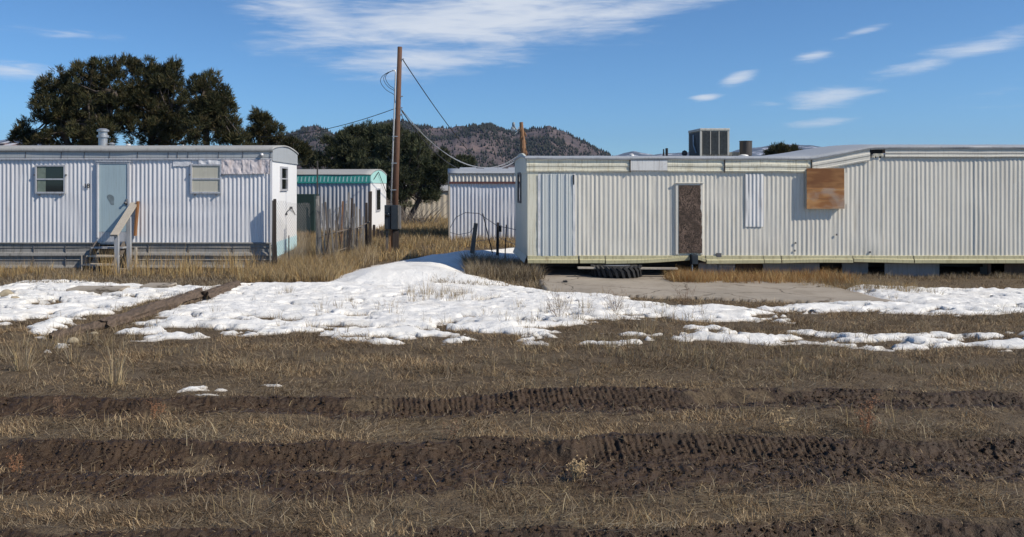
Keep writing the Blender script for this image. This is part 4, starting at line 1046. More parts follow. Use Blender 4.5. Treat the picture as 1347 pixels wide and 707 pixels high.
# plywood cover on a box frame
x0, x1, z0, z1 = X(1063, 19.0), X(1112.5, 19.0), Z(275, 19.0), Z(221.5, 19.0)
mb = MB(); mb.box(x0 + .02, x0 + .06, RY - .11, RY - .02, z0 + .02, z1 - .02); mb.box(x1 - .06, x1 - .02, RY - .11, RY - .02, z0 + .02, z1 - .02); mb.box(x0 + .06, x1 - .06, RY - .11, RY - .02, z0 + .02, z0 + .06); mb.box(x0 + .06, x1 - .06, RY - .11, RY - .02, z1 - .06, z1 - .02)
bf = mb.build('window_box', M['cream_siding'], hr)
zm = z0 + (z1 - z0) * .47; zm2 = z0 + (z1 - z0) * .24
mb = MB(); mb.box(x0, x1, RY - .132, RY - .112, zm + .002, z1); mb.box(x0 + .004, x1, RY - .136, RY - .114, zm2 + .003, zm - .001); mb.box(x0, x1 + .005, RY - .134, RY - .113, z0, zm2 - .002)
mb.build('plywood_cover', M['ply'], bf)['label'] = 'orange brown plywood sheets'
mb = MB(); mb.box(x1 + .0, x1 + .12, RY - .035, RY - .02, z0 + .1, z1 - .1); mb.build('window_side_flashing', M['cream_siding'], hr)
# little outlets on the wall
MB().box(X(941.5, RY), X(948, RY), RY - .06, RY - .02, Z(338, RY), Z(333, RY)).build('outlet_box', M['frame_dark'], hr)
mb = MB(); mb.box(X(907, RY), X(915, RY), RY - .20, RY - .02, Z(347, RY), Z(334.5, RY)); mo = mb.build('utility_box', M['meter'], hr); bevel(mo, .01)
mb = MB(); mb.tube([(X(910.5, RY - .1), RY - .1, Z(347, RY)), (X(910.5, RY - .1), RY - .1, -.05)], .018, 8); mb.build('conduit', M['steel'], hr)
mb = MB()
for u, v in ((1045, 321), (1044, 331), (1143, 333), (1099, 310)): mb.box(X(u, RY), X(u, RY) + .03, RY - .035, RY - .02, Z(v, RY), Z(v, RY) + .04)
build_each(mb, 'screw_hole', M['frame_dark'], hr)
# roof pipes
pipe(X(831, 20.6), 20.6, 2.72, [(.09, 0), (.06, .03), (.05, .06), (.06, .065), (.02, .09)], 'patch_white', 'roof_vent', hr)
pipe(X(873, 20.6), 20.6, 2.68, [(.03, 0), (.03, .06), (.035, .065), (.02, .12), (.015, .24)], 'black', 'roof_vent', hr)
pipe(X(877, 20.6), 20.6, 2.70, [(.032, 0), (.032, .24)], 'black', 'roof_vent', hr)
pipe(X(900.5, 20.6), 20.6, 2.70, [(.08, 0), (.045, .03), (.05, .08), (.065, .085), (.065, .13), (.05, .17), (.01, .19)], 'rustsoot', 'roof_vent', hr, 'small sooty vent with a rounded cap')
pipe(X(981, 20.7), 20.7, 2.71, [(.12, 0), (.12, .05), (.145, .06), (.145, .385), (.15, .39), (.15, .41), (.13, .41)], 'rustsoot', 'chimney_pipe', hr, 'fat sooty chimney pipe')
mb = MB(); mb.lathe((X(978, 20.5), 20.5, 2.70), [(.10, 0), (.12, .03), (.11, .07), (.04, .09)], 14); mb.build('flashing_collar', M['patch_white'], hr, True)
MB().box(X(963, 20.9), X(976, 20.9), 20.9, 21.1, 2.70, 2.86).build('roof_box', M['cooler'], hr)
# piers and leftover skirting below
for u in (1215, 1300): MB().box(X(u, RY + .3), X(u, RY + .3) + .3, RY + .2, RY + .6, -.1, .31).build('pier', M['block'], hr)
MB().bar((X(706, RY + .1), RY + .1, -.05), (X(704, RY + .1), RY + .1, .31), .10, .20).build('pier', M['post_grey'], hr)
MB().bar((X(697, RY), RY + .3, -.05), (X(693, RY), RY + .3, .40), .07, .07).build('pier', M['post_grey'], hr)
def sk(u0, u1, z1, y, mat, lab=None, name='skirting_panel'):
    o = MB().box(X(u0, y), X(u1, y), y, y + .03, -.1, z1).build(name, M[mat], hr)
    if lab: o['label'] = lab
    return o
M['sk_grey'] = m_paint('skirting_weathered', (.30, .28, .27), (.12, .10, .09), .8, .8)
M['sk_brown'] = m_wood('skirting_brown', (.17, .09, .055), (.07, .045, .03), 4)
sk(919, 944, .31, RY + .10, 'sk_grey'); sk(945, 967, .31, RY + .12, 'sk_grey'); sk(968, 1003, .31, RY + .30, 'sk_brown', 'brown wooden skirting panel'); sk(1004, 1078, .31, RY + .16, 'sk_grey'); sk(1108, 1142, .31, RY + .35, 'sk_grey')
sk(1164, 1230, .31, RY + .16, 'sk_grey'); sk(1300, 1400, .31, RY + .2, 'sk_brown')
MB().box(RX0 + .3, RX1 - .2, RY + RW - .2, RY + RW - .1, -.1, .31).build('rear_skirting', M['void_shade'], hr)
MB().box(RX0 + .25, RX1 - .1, RY + .5, RY + .62, .18, .40).build('chassis_beam', M['void_shade'], hr)

# swamp cooler on the roof
ac = thing('evaporative_cooler', (X(937, 20.6), 20.6, 2.72), 'boxy grey evaporative cooler standing on the roof of the cream trailer', 'air cooler')
cx0, cx1, cy0, cy1, cz0, cz1 = X(918, 20.3), X(959.5, 20.3), 20.3, 21.25, 2.72, Z(169, 20.3)
cx0 = X(921, 20.3)
mb = MB(); mb.box(cx0 + .03, cx1 - .03, cy0 + .03, cy1 - .03, cz0, cz1 - .03); mb.build('cabinet', M['cooler'], ac)
mb = MB(); 
for xx in (cx0, cx1 - .045): 
    for yy in (cy0, cy1 - .045): mb.box(xx, xx + .045, yy, yy + .045, cz0, cz1 - .06)
build_each(mb, 'corner_post', M['cooler'], ac)
mb = MB(); mb.box(cx0 - .01, cx1 + .01, cy0 - .01, cy1 + .01, cz1 - .06, cz1); o = mb.build('top_cover', M['cooler'], ac); bevel(o, .012)
wpan = (cx1 - cx0 - .09) / 3
for i in range(3):
    a = cx0 + .045 + wpan * i; mb = MB()
    mb.box(a + .008, a + wpan - .008, cy0 + .012, cy0 + .028, cz0 + .05, cz1 - .075)
    for k in range(22):
        zz = cz0 + .06 + (cz1 - cz0 - .15) * k / 22; mb.add([(a + .012, cy0 + .012, zz), (a + wpan - .012, cy0 + .012, zz), (a + wpan - .012, cy0 - .002, zz + .018), (a + .012, cy0 - .002, zz + .018)], [(0, 1, 2, 3)])
    mb.build('louvre_panel', M['cooler_pad'], ac)
for i in (1, 2):
    a = cx0 + .045 + wpan * i; MB().box(a - .008, a + .008, cy0 - .004, cy0 + .02, cz0 + .02, cz1 - .06).build('mullion', M['cooler'], ac)
MB().box(cx0 - .001, cx0 + .026, cy0 + .07, cy1 - .07, cz0 + .02, cz1 - .08).build('open_side_shade', M['black'], ac)  # solid black plate painted as the shaded inside of the cabinet
mb = MB(); mb.tube([(cx0 - .0, cy0 + .3, cz0 + .1), (cx0 - .02, cy0 + .45, cz0 + .3), (cx0 - .01, cy0 + .5, cz0 + .55)], .02, 6); mb.build('loose_hose', M['steel'], ac)
# dark weeds/debris at its foot
V, q, t, c = blades(rng.uniform(cx0 + .02, cx0 + .75, 260), rng.uniform(cy0 - .12, cy0 - .02, 260), np.full(260, 2.71), rng.uniform(.04, .11, 260), rng.uniform(.3, 1.4, 260), np.full(260, .012), GREYS * .5, .5, None, 4)
o = np_mesh('twig_debris', V, quads=q, tris=t, mat=M['grass'], col=c); tag(o, kind='stuff')

# ---------------- teal-topped home behind the left one
def rot_pts(o, c, ang):
    pass
TY = 33.0; TA = R(-6)
tl = thing('mobile_home', (X(487, TY), TY, 0), 'grey trailer home with teal roof band behind the picket fence', 'mobile home')
tx1 = X(487, TY); tx0 = tx1 - 9
zf = Z(310, TY); zt = Z(241, TY); ze = Z(227.5, TY); TWd = 3.5
corr('front_siding', M['grey_siding'], tl, tx0, tx1, TY, zf, zt, .16, .026, seed=33, nz=6, sharp=1.5)
MB().box(tx0, tx1 - .02, TY + .04, TY + TWd, zf, ze - .05).build('wall_core', M['grey_siding'], tl)
MB().box(tx1 - .02, tx1 + .02, TY + .0, TY + TWd, zf, zt).build('end_wall', M['white_end'], tl)
mb = MB(); gable(mb, tx1 - .02, TY - .04, TY + TWd, zt, ze - .04, .20, .06); mb.build('roof_end_band', M['aqua'], tl)
mb = MB(); mb.extr_x([(TY - .02, zt - .02), (TY - .06, zt - .01), (TY - .06, zt + .32), (TY - .02, ze - .06)], tx0, tx1, 10); mb.build('fascia', M['teal'], tl)
mb = MB(); xx = tx1 - .12
while xx > tx1 - 3.2: mb.add([(xx, TY - .065, zt + .05), (xx - .06, TY - .065, zt + .05), (xx - .035, TY - .068, zt + .22), (xx + .02, TY - .068, zt + .26)], [(0, 1, 2, 3)]); xx -= .15
mb.build('fascia_fringe', M['aqua'], tl)
mb = MB(); bow_roof(mb, tx0, tx1 + .05, TY - .02, TY + TWd, ze - .03, .20, .05, wob=.01); mb.build('roof', M['grey_roof'], tl, True)
mb = MB(); mb.box(tx1 + .02, tx1 + .06, TY + 1.0, TY + 1.95, 1.0, 1.02 + .9); we = mb.build('end_window', M['frame_alu'], tl)
MB().box(tx1 + .061, tx1 + .066, TY + 1.08, TY + 1.88, 1.07, 1.86).build('pane', M['glass'], we)
MB().box(tx1 - .01, tx1 + .03, TY + .02, TY + TWd, zf - .18, zf).build('end_bottom_rail', M['aqua'], tl)
MB().box(tx0, tx1 - .03, TY + .05, TY + .1, -.2, zf).build('skirting', M['sk_brown'], tl)
mb = MB(); mb.tube([(tx1 + .08, TY + .4, zt + .15), (tx1 + .09, TY + 1.3, ze + .05), (tx1 + .08, TY + 3.2, 1.75)], .014, 5); mb.build('service_cable', M['wire'], tl)
# dark carport/shed opening at its left
mb = MB(); xs0, xs1 = X(391, 31.5), X(413, 31.5); mb.box(xs0 - 2.2, xs1, 31.5, 32.9, -.1, Z(256, 31.5)); 
sh_ = mb.build('shed', m_paint('shed_green', (.008, .03, .027), (.02, .03, .03), .7, .7)); tag(sh_, 'dark green shed between the white trailer and the teal-topped trailer', 'shed')
tl.location = tl.location; tl.rotation_euler = (0, 0, TA)

# ---------------- middle silver home
MY = 28.0; mx0 = X(591.5, MY); mx1 = mx0 + 8
ml = thing('mobile_home', ((mx0 + mx1) / 2, MY, 0), 'silver corrugated trailer home with dark red line, in the middle behind leaning posts', 'mobile home')
zf = Z(317, MY); zt = Z(241.5, MY); ze = Z(228, MY); MW = 3.2
corr('front_siding', M['silver_siding'], ml, mx0, mx1, MY, zf, zt, .118, .020, dents=[(mx0 + 1.2, 2.0, .5, .12, .015), (mx0 + 2, 1.3, .3, .3, .01)], seed=43, nz=12, sharp=1.4)
M['cream_band'] = m_paint('cream_band', (.66, .63, .56), (.35, .3, .25), .5, .5)
corr('upper_band', M['cream_band'], ml, mx0, mx1, MY - .03, zt + .06, ze, .13, .03, seed=44, nz=4)
MB().box(mx0 - .02, mx1, MY - .07, MY - .0, zt - .01, zt + .05).build('red_trim_strip', M['red_trim'], ml)
MB().box(mx0 - .01, mx1, MY - .07, MY - .0, zf - .07, zf + .005).build('bottom_trim_strip', M['red_trim'], ml)
MB().box(mx0, mx1, MY + .03, MY + MW, zf, ze - .01).build('wall_core', M['grey_siding'], ml)
MB().box(mx0 - .03, mx0 + .0, MY - .03, MY + MW, zf - .03, ze).build('end_wall', M['beige_siding'], ml)
mb = MB(); gable(mb, mx0 - .04, MY - .06, MY + MW, ze, ze + .02, .15, .05); mb.build('roof_end_band', M['galv'], ml)
mb = MB(); bow_roof(mb, mx0 - .05, mx1, MY - .04, MY + MW, ze + .04, .14, .05, wob=.01); mb.build('roof', M['bright_roof'], ml, True)
for a, b_ in ((604, 628), (636, 662), (668, 690)):
    yy = MY + .4; mb = MB(); mb.add([(X(a, yy), yy, ze + .11), (X(b_, yy), yy, ze + .11), (X(b_ - 2, yy + 1.1), yy + 1.1, ze + .22), (X(a + 1, yy + 1.1), yy + 1.1, ze + .22), (X(a, yy), yy, ze + .07), (X(b_, yy), yy, ze + .07)], [(0, 1, 2, 3), (4, 5, 1, 0)]); mb.build('roof_sheet', M['bright_roof'], ml)
mb = MB(); mb.box(mx0 + .0, mx1, MY + .02, MY + .06, -.1, zf - .06); mb.build('skirting', M['galv'], ml)

# ---------------- beige building behind the tree
BY = 46.0; bx0 = X(520, BY); bx1 = X(700, BY)
bl = thing('mobile_home', (bx0 + 3, BY, 0), 'plain beige trailer home behind the dark tree, left of the silver trailer', 'mobile home')
corr('front_siding', M['beige_siding'], bl, bx0, bx1, BY, .05, Z(252, BY), .28, .02, seed=53, nz=4, sharp=1.2)
MB().box(bx0, bx1, BY + .03, BY + 3.2, .05, Z(252, BY)).build('wall_core', M['beige_siding'], bl)
mb = MB(); bow_roof(mb, bx0, bx1, BY - .05, BY + 3.2, Z(250, BY), .25, .06); mb.build('roof', M['grey_roof'], bl, True)

# ================================================================== POLES, WIRES, FENCES
def gz1(x, y): return float(ground_full(np.array([float(x)]), np.array([float(y)]))[0][0])
PD = 25.2
up = thing('utility_pole', (X(518, PD), PD, gz1(X(518, PD), PD)), 'tall brown wooden utility pole with white conduit in the middle of the picture', 'utility pole')
ptop = np.array(P(526, 62, PD)); pbot = np.array([X(518, PD), PD, -.1])
def on_pole(v): 
    t = (Z(v, PD) - pbot[2]) / (ptop[2] - pbot[2]); return pbot + (ptop - pbot) * t
MB().tube([pbot, (pbot + ptop) / 2, ptop], [.090, .080, .068], 14).build('pole_shaft', M['pole_wood'], up, True)
M['conduit'] = m_plain('pale_conduit', (.70, .70, .70), .4, .2, var=.15)
c0 = on_pole(96) + np.array([-.10, -.03, 0]); c1 = on_pole(272) + np.array([-.125, -.05, 0])
MB().tube([c1, c0, c0 + np.array([-.02, -.01, .07]), c0 + np.array([-.10, -.02, .05])], .022, 8).build('conduit', M['conduit'], up, True)
mb = MB()
for k, (w, d) in enumerate([(.40, .78), (.30, .66), (.24, .60)]):
    a = c0 + np.array([-.10, -.02, .05]); pts = []
    for i in range(15):
        t = i / 14; pts.append(a + np.array([-w * math.sin(math.pi * min(t * 1.05, 1)) ** .8 * (1 - .15 * t) + .06 * t, .01 * k, .06 * math.sin(t * 3) - d * t + (.0 if t < .8 else (t - .8) * .3)]))
    pts.append(on_pole(136) + np.array([-.09, -.05, 0])); mb.tube(pts, .008, 5)
mb.build('service_loop', M['wire'], up)
mb = MB()
for v in (79, 128, 143, 152): p = on_pole(v); mb.tube([p + np.array([.05, -.04, 0]), p + np.array([.13, -.06, .02])], .018, 6)
build_each(mb, 'insulator', M['steel'], up)
mb = MB(); p = on_pole(210); 
for v in (180, 215, 250): p = on_pole(v); mb.box(p[0] - .15, p[0] + .02, p[1] - .115, p[1] - .09, p[2] - .012, p[2] + .012)
build_each(mb, 'conduit_strap', M['steel'], up)

def wire(name, a, b, sag, r, label, mat='wire', group='overhead wires', n=22, cat='wire'):
    a = np.array(a); b = np.array(b); pts = [a + (b - a) * t + np.array([0, 0, -4 * sag * t * (1 - t)]) for t in np.linspace(0, 1, n)]
    o = MB().tube(pts, r, 5).build(name, M[mat]); tag(o, label, cat, group); return o
pA = on_pole(79) + np.array([.1, -.03, 0]); pB = on_pole(145) + np.array([.1, -.03, 0]); pL = on_pole(143) + np.array([-.08, -.03, 0])
wire('overhead_wire', pL, P(300, 178, 34), .35, .011, 'thin overhead wire from the tall pole leftwards to behind the pinyon')
wire('overhead_wire', pA, P(655, 236, 52), .4, .016, 'black overhead wire dropping steeply from the pole top down to the right')
wire('overhead_wire', pB, (mx0 + .3, MY + .6, ze + .16), .25, .016, 'thick service wire from the pole to the silver trailer roof corner')
QD = 34.0
wire('overhead_wire', pB + np.array([0, 0, .02]), P(684, 203, QD), 1.05, .010, 'pale sagging wire from the tall pole to the frayed second pole', 'wire_pale')
wire('overhead_wire', pB + np.array([0, 0, -.05]), P(684, 206, QD), .95, .008, 'thinner pale wire just below the sagging one', 'wire_pale')
wire('overhead_wire', P(686, 207, QD), P(655, 222.5, MY + .8), .05, .016, 'short pale service drop at the silver trailer roof beside the cream trailer', 'wire_pale')
# small hanging drip loop
mb = MB(); p = on_pole(150) + np.array([.1, -.05, 0]); q = p + (np.array((mx0 + .3, MY + .6, ze + .16)) - p) * .14
mb.tube([p, p + np.array([.08, 0, -.28]), p + np.array([.2, 0, -.40]), q + np.array([.02, 0, -.1]), q + np.array([.05, .1, -.02])], .012, 5); mb.build('drip_loop', M['wire'], up)

# second pole with a yard lamp
sp = thing('lamp_pole', (X(689, QD), QD, 0), 'frayed orange brown pole with a yard lamp behind the cream trailer', 'lamp pole')
MB().tube([(X(691, QD), QD, -.1), P(689, 205, QD), P(687.5, 185, QD), P(685.5, 161, QD)], [.13, .12, .10, .07], 10).build('pole_shaft', M['pole_rust'], sp)
mb = MB(); rr = random.Random(4)
for i in range(34):
    v = rr.uniform(166, 206); x, y, z = P(687 + (v - 161) * .07, v, QD); a = rr.uniform(0, 6.28); mb.tube([(x + .08 * math.cos(a), y + .08 * math.sin(a), z), (x + .16 * math.cos(a), y + .16 * math.sin(a), z - .16)], [.025, .006], 4)
mb.build('frayed_bark', M['pole_rust'], sp)
la = np.array(P(675.5, 163, QD)); 
MB().tube([P(685, 165, QD), P(680, 172, QD - .1), P(677, 167, QD - .1), tuple(la)], .022, 6).build('lamp_arm', M['steel'], sp)
MB().tube([P(684, 171, QD), P(677, 177, QD - .1)], .012, 5).build('brace', M['steel'], sp)
MB().lathe(tuple(la - np.array([0, 0, .08])), [(.03, .14), (.055, .10), (.06, 0), (.05, -.02)], 12).build('lamp_head', M['ceramic'], sp, True)
MB().lathe(tuple(la - np.array([0, 0, .34])), [(.05, .04), (.10, .07), (.12, .12), (.10, .19), (.05, .24)], 14).build('lamp_globe', M['lampglass'], sp, True)

# meter cabinet on its posts beside the pole
MD = 24.2; ex = X(515.5, MD)
em = thing('electric_meter_stand', (ex, MD, gz1(ex, MD)), 'dark meter cabinet on wooden legs at the foot of the tall utility pole', 'meter cabinet')
zt_, zb_ = Z(270, MD), Z(302, MD)
mb = MB(); mb.box(X(506, MD), X(514, MD), MD - .10, MD + .1, zb_ + .01, zt_); o = mb.build('cabinet', M['meter'], em); bevel(o, .012)
mb = MB(); mb.box(X(514.6, MD), X(523.5, MD), MD - .14, MD + .1, zb_, zt_ + .0); o = mb.build('cabinet', M['meter'], em); bevel(o, .012)
MB().lathe((X(510, MD), MD - .1, (zt_ + zb_) / 2 + .12), [(.0, 0)], 3) 
mb = MB(); mb.tube([(X(510, MD), MD - .10, zb_ + .42), (X(510, MD), MD - .17, zb_ + .42)], [.075, .065], 14); mb.build('meter', M['glass'], em, True)
MB().box(X(524, MD), X(527.5, MD), MD - .06, MD + .1, zb_ + .02, zt_ - .02).build('backing_board', M['picket'], em)
for u, w, m_ in ((509, .07, 'post_grey'), (513.5, .05, 'pole_rust'), (518.5, .09, 'post_dark'), (522.5, .09, 'post_dark')):
    MB().bar((X(u, MD), MD + .0, -.1), (X(u, MD), MD + .02, zb_ + .02), w, w).build('leg', M[m_], em)

# chain-link fence
cl = thing('chain_link_fence', (X(361, 20.85), 20.85, 0), 'rusty chain-link fence panel with wooden posts beside the white end wall', 'fence')
fa_, fb_ = np.array([X(362, 21.05), 21.05]), np.array([X(409, 22.6), 22.6])
def leanpost(name, u0, v0, u1, v1, D, w, mat, parent, tw=.8, round_=False):
    a = np.array(P(u0, v0, D)); b = np.array(P(u1, v1, D)); a = a + (a - b) / np.linalg.norm(a - b) * .15
    o = (MB().tube([a, b], [w / 2, w / 2 * tw], 9) if round_ else MB().bar(a, b, w, w * .8, b_end=tw)).build(name, M[mat], parent); return o
leanpost('post', 361.5, 353, 361.5, 262, 20.8, .085, 'post_dark', cl, .9)
leanpost('post', 358.5, 351, 359, 264, 20.75, .035, 'rustsoot', cl, 1)
leanpost('post', 364, 356, 363, 322, 20.6, .04, 'post_dark', cl, 1)
leanpost('post', 380, 349, 380, 310, 21.4, .03, 'post_dark', cl, 1)
leanpost('post', 418, 350, 418, 258, 22.5, .10, 'picket', cl, .9, True)
leanpost('post', 417.5, 300, 417.5, 212, 22.5, .05, 'rustsoot', cl, .8, True)
mb = MB(); Lf = float(np.hypot(*(fb_ - fa_))); ht0, hb0 = 1.66, .10; H = ht0 - hb0; stp = .095
nd = int((Lf + H) / stp)
for s in (1, -1):
    for i in range(-1, nd + 2):
        c = i * stp if s == 1 else i * stp
        # line: along = c - s*z' ; z' in 0..H
        pts = []
        for k in range(2):
            pass
        a0 = c - H if s == 1 else c; # start (z'=0) / end (z'=H)
        s0, s1_ = (c - H, c) if s == 1 else (c, c - H)
        za, zb2 = 0., H; A = s0; B = s1_
        # clip to 0..Lf
        def cl_(A, B, za, zb2):
            t0, t1 = 0., 1.; d = B - A
            for lim, sg in ((0, 1), (Lf, -1)):
                pass
            ts = sorted([(0 - A) / d, (Lf - A) / d]); t0 = max(0, ts[0]); t1 = min(1, ts[1]); return t0, t1
        t0, t1 = cl_(A, B, za, zb2)
        if t1 - t0 < .01: continue
        q = []
        for t in np.linspace(t0, t1, 7):
            al = (A + (B - A) * t) / Lf; zz = hb0 + H * t; xy = fa_ + (fb_ - fa_) * al
            bulge = .03 * math.sin(al * 7 + zz * 3) + .006 * s; q.append((xy[0] + bulge * .3, xy[1] + bulge, zz - .10 * al * (zz / ht0) + .02 * math.sin(al * 9)))
        mb.tube(q, .003, 3, cap=False)
mb.build('wire_mesh', M['galv_wire'], cl)

# picket fence leaning and wrapped in wire netting
pf = thing('picket_fence', (X(440, 22.8), 22.8, 0), 'tumbledown grey picket fence wrapped in wire netting, left of the utility pole', 'fence')
rr = random.Random(11)
pk = [  # u bottom, v bottom, u top, v top, width, D, mat
 (424, 352, 417, 262, .10, 22.3, 'picket'), (429, 350, 424, 268, .05, 22.25, 'picket'), (434, 351, 428, 266, .07, 22.3, 'post_grey'), (440, 349, 434, 275, .05, 22.4, 'picket'), (445, 347, 441, 290, .05, 22.4, 'post_grey'),
 (448, 336, 451, 265, .07, 23.0, 'pole_rust'), (452, 340, 455, 268, .07, 23.2, 'picket'), (456, 336, 459, 253, .08, 23.4, 'picket'), (461, 334, 463, 261, .08, 23.5, 'post_dark'), (465, 333, 466, 268, .07, 23.6, 'post_grey'), (458, 338, 461, 300, .09, 23.1, 'post_dark'),
 (470, 331, 469, 272, .06, 23.8, 'picket'), (474, 330, 473, 275, .06, 24.0, 'post_grey'), (468, 334, 470, 300, .08, 23.6, 'post_dark'), (478, 325, 478, 285, .07, 24.3, 'picket'), (463, 338, 467, 285, .05, 23.3, 'picket'), (482, 326, 482, 267, .10, 24.6, 'post_dark'),
 (437, 350, 447, 272, .05, 22.5, 'post_grey'), (450, 340, 443, 282, .05, 22.9, 'post_dark'), (463, 335, 455, 275, .05, 23.4, 'picket'), (472, 330, 479, 290, .05, 24.1, 'picket'), (426, 351, 434, 300, .05, 22.2, 'post_dark')]
for ub, vb, ut, vt, w, D, m_ in pk:
    leanpost('picket', ub, vb, ut, vt, D, w, m_, pf, .75)
o = leanpost('post', 486.5, 330, 487, 252, 24.8, .12, 'post_dark', pf, 1); o['label'] = 'thick black square end post'
for ub, vb, ut, vt, w, D in ((492, 322, 492, 296, .12, 27), (497, 320, 497, 302, .14, 27.4), (503, 318, 502, 304, .12, 28)):
    leanpost('picket', ub, vb, ut, vt, D, w, 'post_dark', pf, .8)
mb = MB(); mb.tube([P(424, 310, 22.2), P(445, 305, 22.6), P(470, 300, 23.7), P(486, 292, 24.6)], .018, 5); mb.tube([P(424, 335, 22.2), P(445, 330, 22.6), P(470, 322, 23.7)], .015, 5); build_each(mb, 'rail', M['post_grey'], pf)
# netting: fine hexagon-like grid draped in front
mb = MB()
def net(u, v):   # 0..1 -> point
    ua = 417 + 52 * u; vt = 268 + 4 * math.sin(u * 9) + (18 * u if u < .5 else 18 - 6 * (u - .5)); vb = 350 - 16 * u
    D = 22.1 + 1.35 * u + .05 * math.sin(u * 15 + v * 4); return P(ua + 2 * math.sin(v * 5 + u * 6) - 5 * (1 - v) * (1 - u), vb + (vt - vb) * v, D)
for i in range(38):
    mb.tube([net(min(max(i / 37 + .03 * math.sin(k * 1.3 + i), 0), 1), k / 9) for k in range(10)], .0035, 3, cap=False)
for k in range(34):
    mb.tube([net(i / 12, k / 33) for i in range(13)], .003, 3, cap=False)
mb.build('wire_netting', M['galv_wire'], pf)
# fallen T-shaped board below
mb = MB(); mb.bar(P(400, 357, 21.2), P(423, 337, 21.7), .10, .05); mb.bar(P(396, 354, 21.2), P(415, 350, 21.2), .07, .04)
o = mb.build('fallen_boards', M['post_dark']); tag(o, 'crossed dark boards lying in the grass below the picket fence', 'board')

# leaning posts by the silver trailer
g_ = 'broken fence posts near the silver trailer'
def lone(name, ub, vb, ut, vt, D, w, mat, label, cat='post', tw=.85):
    o = leanpost(name, ub, vb, ut, vt, D, w, mat, None, tw); tag(o, label, cat, g_); return o
lone('fence_post', 620, 341, 626, 294, 22.6, .15, 'post_grey', 'thick grey post leaning right in front of the silver trailer')
lone('metal_rod', 646, 326, 635, 281, 22.8, .035, 'post_dark', 'thin dark rod leaning left between the thick posts', 'rod')
lone('fence_post', 654.5, 329, 655, 293, 23.2, .09, 'post_dark', 'short dark upright post with a black box near its top')
MB_ = MB().box(X(655.5, 23), X(659.5, 23), 22.9, 23.05, Z(305, 23), Z(297, 23)); o = MB_.build('insulator_box', M['black']); tag(o, 'small black box fixed on the short dark post', 'box')
lone('metal_rod', 664, 345, 666, 296, 22.0, .035, 'post_dark', 'thin upright rod closest to the cream trailer', 'rod')
mb = MB(); mb.tube([P(660, 300, 23), P(659, 330, 23)], .02, 5); 
pts = [P(592, 300, 23.5), P(600, 286, 23.4), P(612, 280, 23.3), P(630, 281, 22.8), P(640, 288, 22.9), P(655, 298, 23.1), P(668, 300, 22.3), P(680, 303, 22)]
mb = MB(); mb.tube(pts, .010, 5); mb.tube([P(592, 306, 23.5), P(603, 309, 23.3), P(618, 306, 22.8), P(626, 296, 22.6)], .008, 5); mb.tube([P(622, 318, 22.6), P(640, 316, 22.9), P(655, 312, 23.2), P(678, 322, 22)], .007, 5)
o = mb.build('slack_wire', M['galv_wire']); tag(o, 'slack rusty fence wires looping between the leaning posts', 'wire')

# ================================================================== LOGS, ROCKS, DEBRIS
def log(name, a, b, r0, r1, mat, label, seed, group=None, sink=.3, rag=1.0):
    a = np.array(a, float); b = np.array(b, float); n = 90; m = 18; V = []; Fc = []
    d = (b - a) / np.linalg.norm(b - a); s = np.cross(d, [0, 0, 1]); s /= np.linalg.norm(s); q = np.cross(s, d)
    for i in range(n):
        t = i / (n - 1); c = a + (b - a) * t; r = r0 + (r1 - r0) * t
        for k in range(m):
            th = 2 * math.pi * k / m
            rr_ = r * (1 + .20 * float(fbm(np.array(t * 42.), np.array(th * 1.3 + 5), seed + 2, 3)) + .25 * float(fbm(np.array(t * 9.), np.array(math.cos(th) * 1.6 + 5), seed, 3)) + .22 * float(fbm(np.array(t * 2.5), np.array(th * 2.2), seed + 4, 3)))
            e = 0
            if i in (0, n - 1): e = (r0 * .9 * rag) * float(fbm(np.array(th * 2.), np.array(i * 1.), seed + 9, 3)); 
            V.append(c + s * math.cos(th) * rr_ * 1.1 + q * math.sin(th) * rr_ * .85 + d * e)
    for i in range(n - 1):
        for k in range(m): Fc.append((i * m + k, i * m + (k + 1) % m, (i + 1) * m + (k + 1) % m, (i + 1) * m + k))
    V.append(a - d * -.05); V.append(b - d * .05); 
    for k in range(m): Fc.append((k, n * m, (k + 1) % m)); Fc.append(((n - 1) * m + k, (n - 1) * m + (k + 1) % m, n * m + 1))
    o = link_mesh(name, V, Fc, M[mat], None, False); tag(o, label, 'log', group); return o
def gp(u, v, dz=.0):
    D = GD(v); return (X(u, D), D, gz1(X(u, D), D) + dz)
log('rotten_log', gp(136, 434, .05), gp(262, 394, .07), .105, .125, 'log', 'long rotten brown log lying across the left snow patch', 3)
log('rotten_log', gp(268, 396, .07), gp(312, 381, .06), .115, .09, 'log', 'short rotten log with a jagged dark end, behind the long one', 5)
log('sunken_beam', gp(66, 446, .02), gp(140, 432, .05), .07, .09, 'log', 'half-buried grey beam continuing towards the lower left of the long log', 8)
def rock(u, v, r, label, seed, mat='rock', fl=.7):
    x, y, z = gp(u, v); bm = __import__('bmesh').new(); __import__('bmesh').ops.create_icosphere(bm, subdivisions=3, radius=r)
    V = [(p.co.x, p.co.y, p.co.z) for p in bm.verts]; Fc = [tuple(q.index for q in f.verts) for f in bm.faces]; bm.free()
    V = np.array(V); k = 1 + .35 * fbm(V[:, 0] / r * 1.2 + seed, V[:, 1] / r * 1.2 + V[:, 2] / r, seed, 3); V = V * k[:, None] * np.array([1, .9, fl]) + np.array([x, y, z + r * fl * .5])
    o = link_mesh('rock', V, Fc, M[mat], None, True); tag(o, label, 'rock'); return o
rock(96, 452, .075, 'pale tan rounded rock at the lower end of the long log', 4)
rock(8, 392, .13, 'brown rock among grass at the far left edge of the snow', 6, 'rock')
rock(124, 441, .05, 'small stone beside the sunken beam', 7, 'rock', .5)
rock(19, 397, .09, 'smaller brown stone right of the brown rock at the left edge', 9, 'rock')
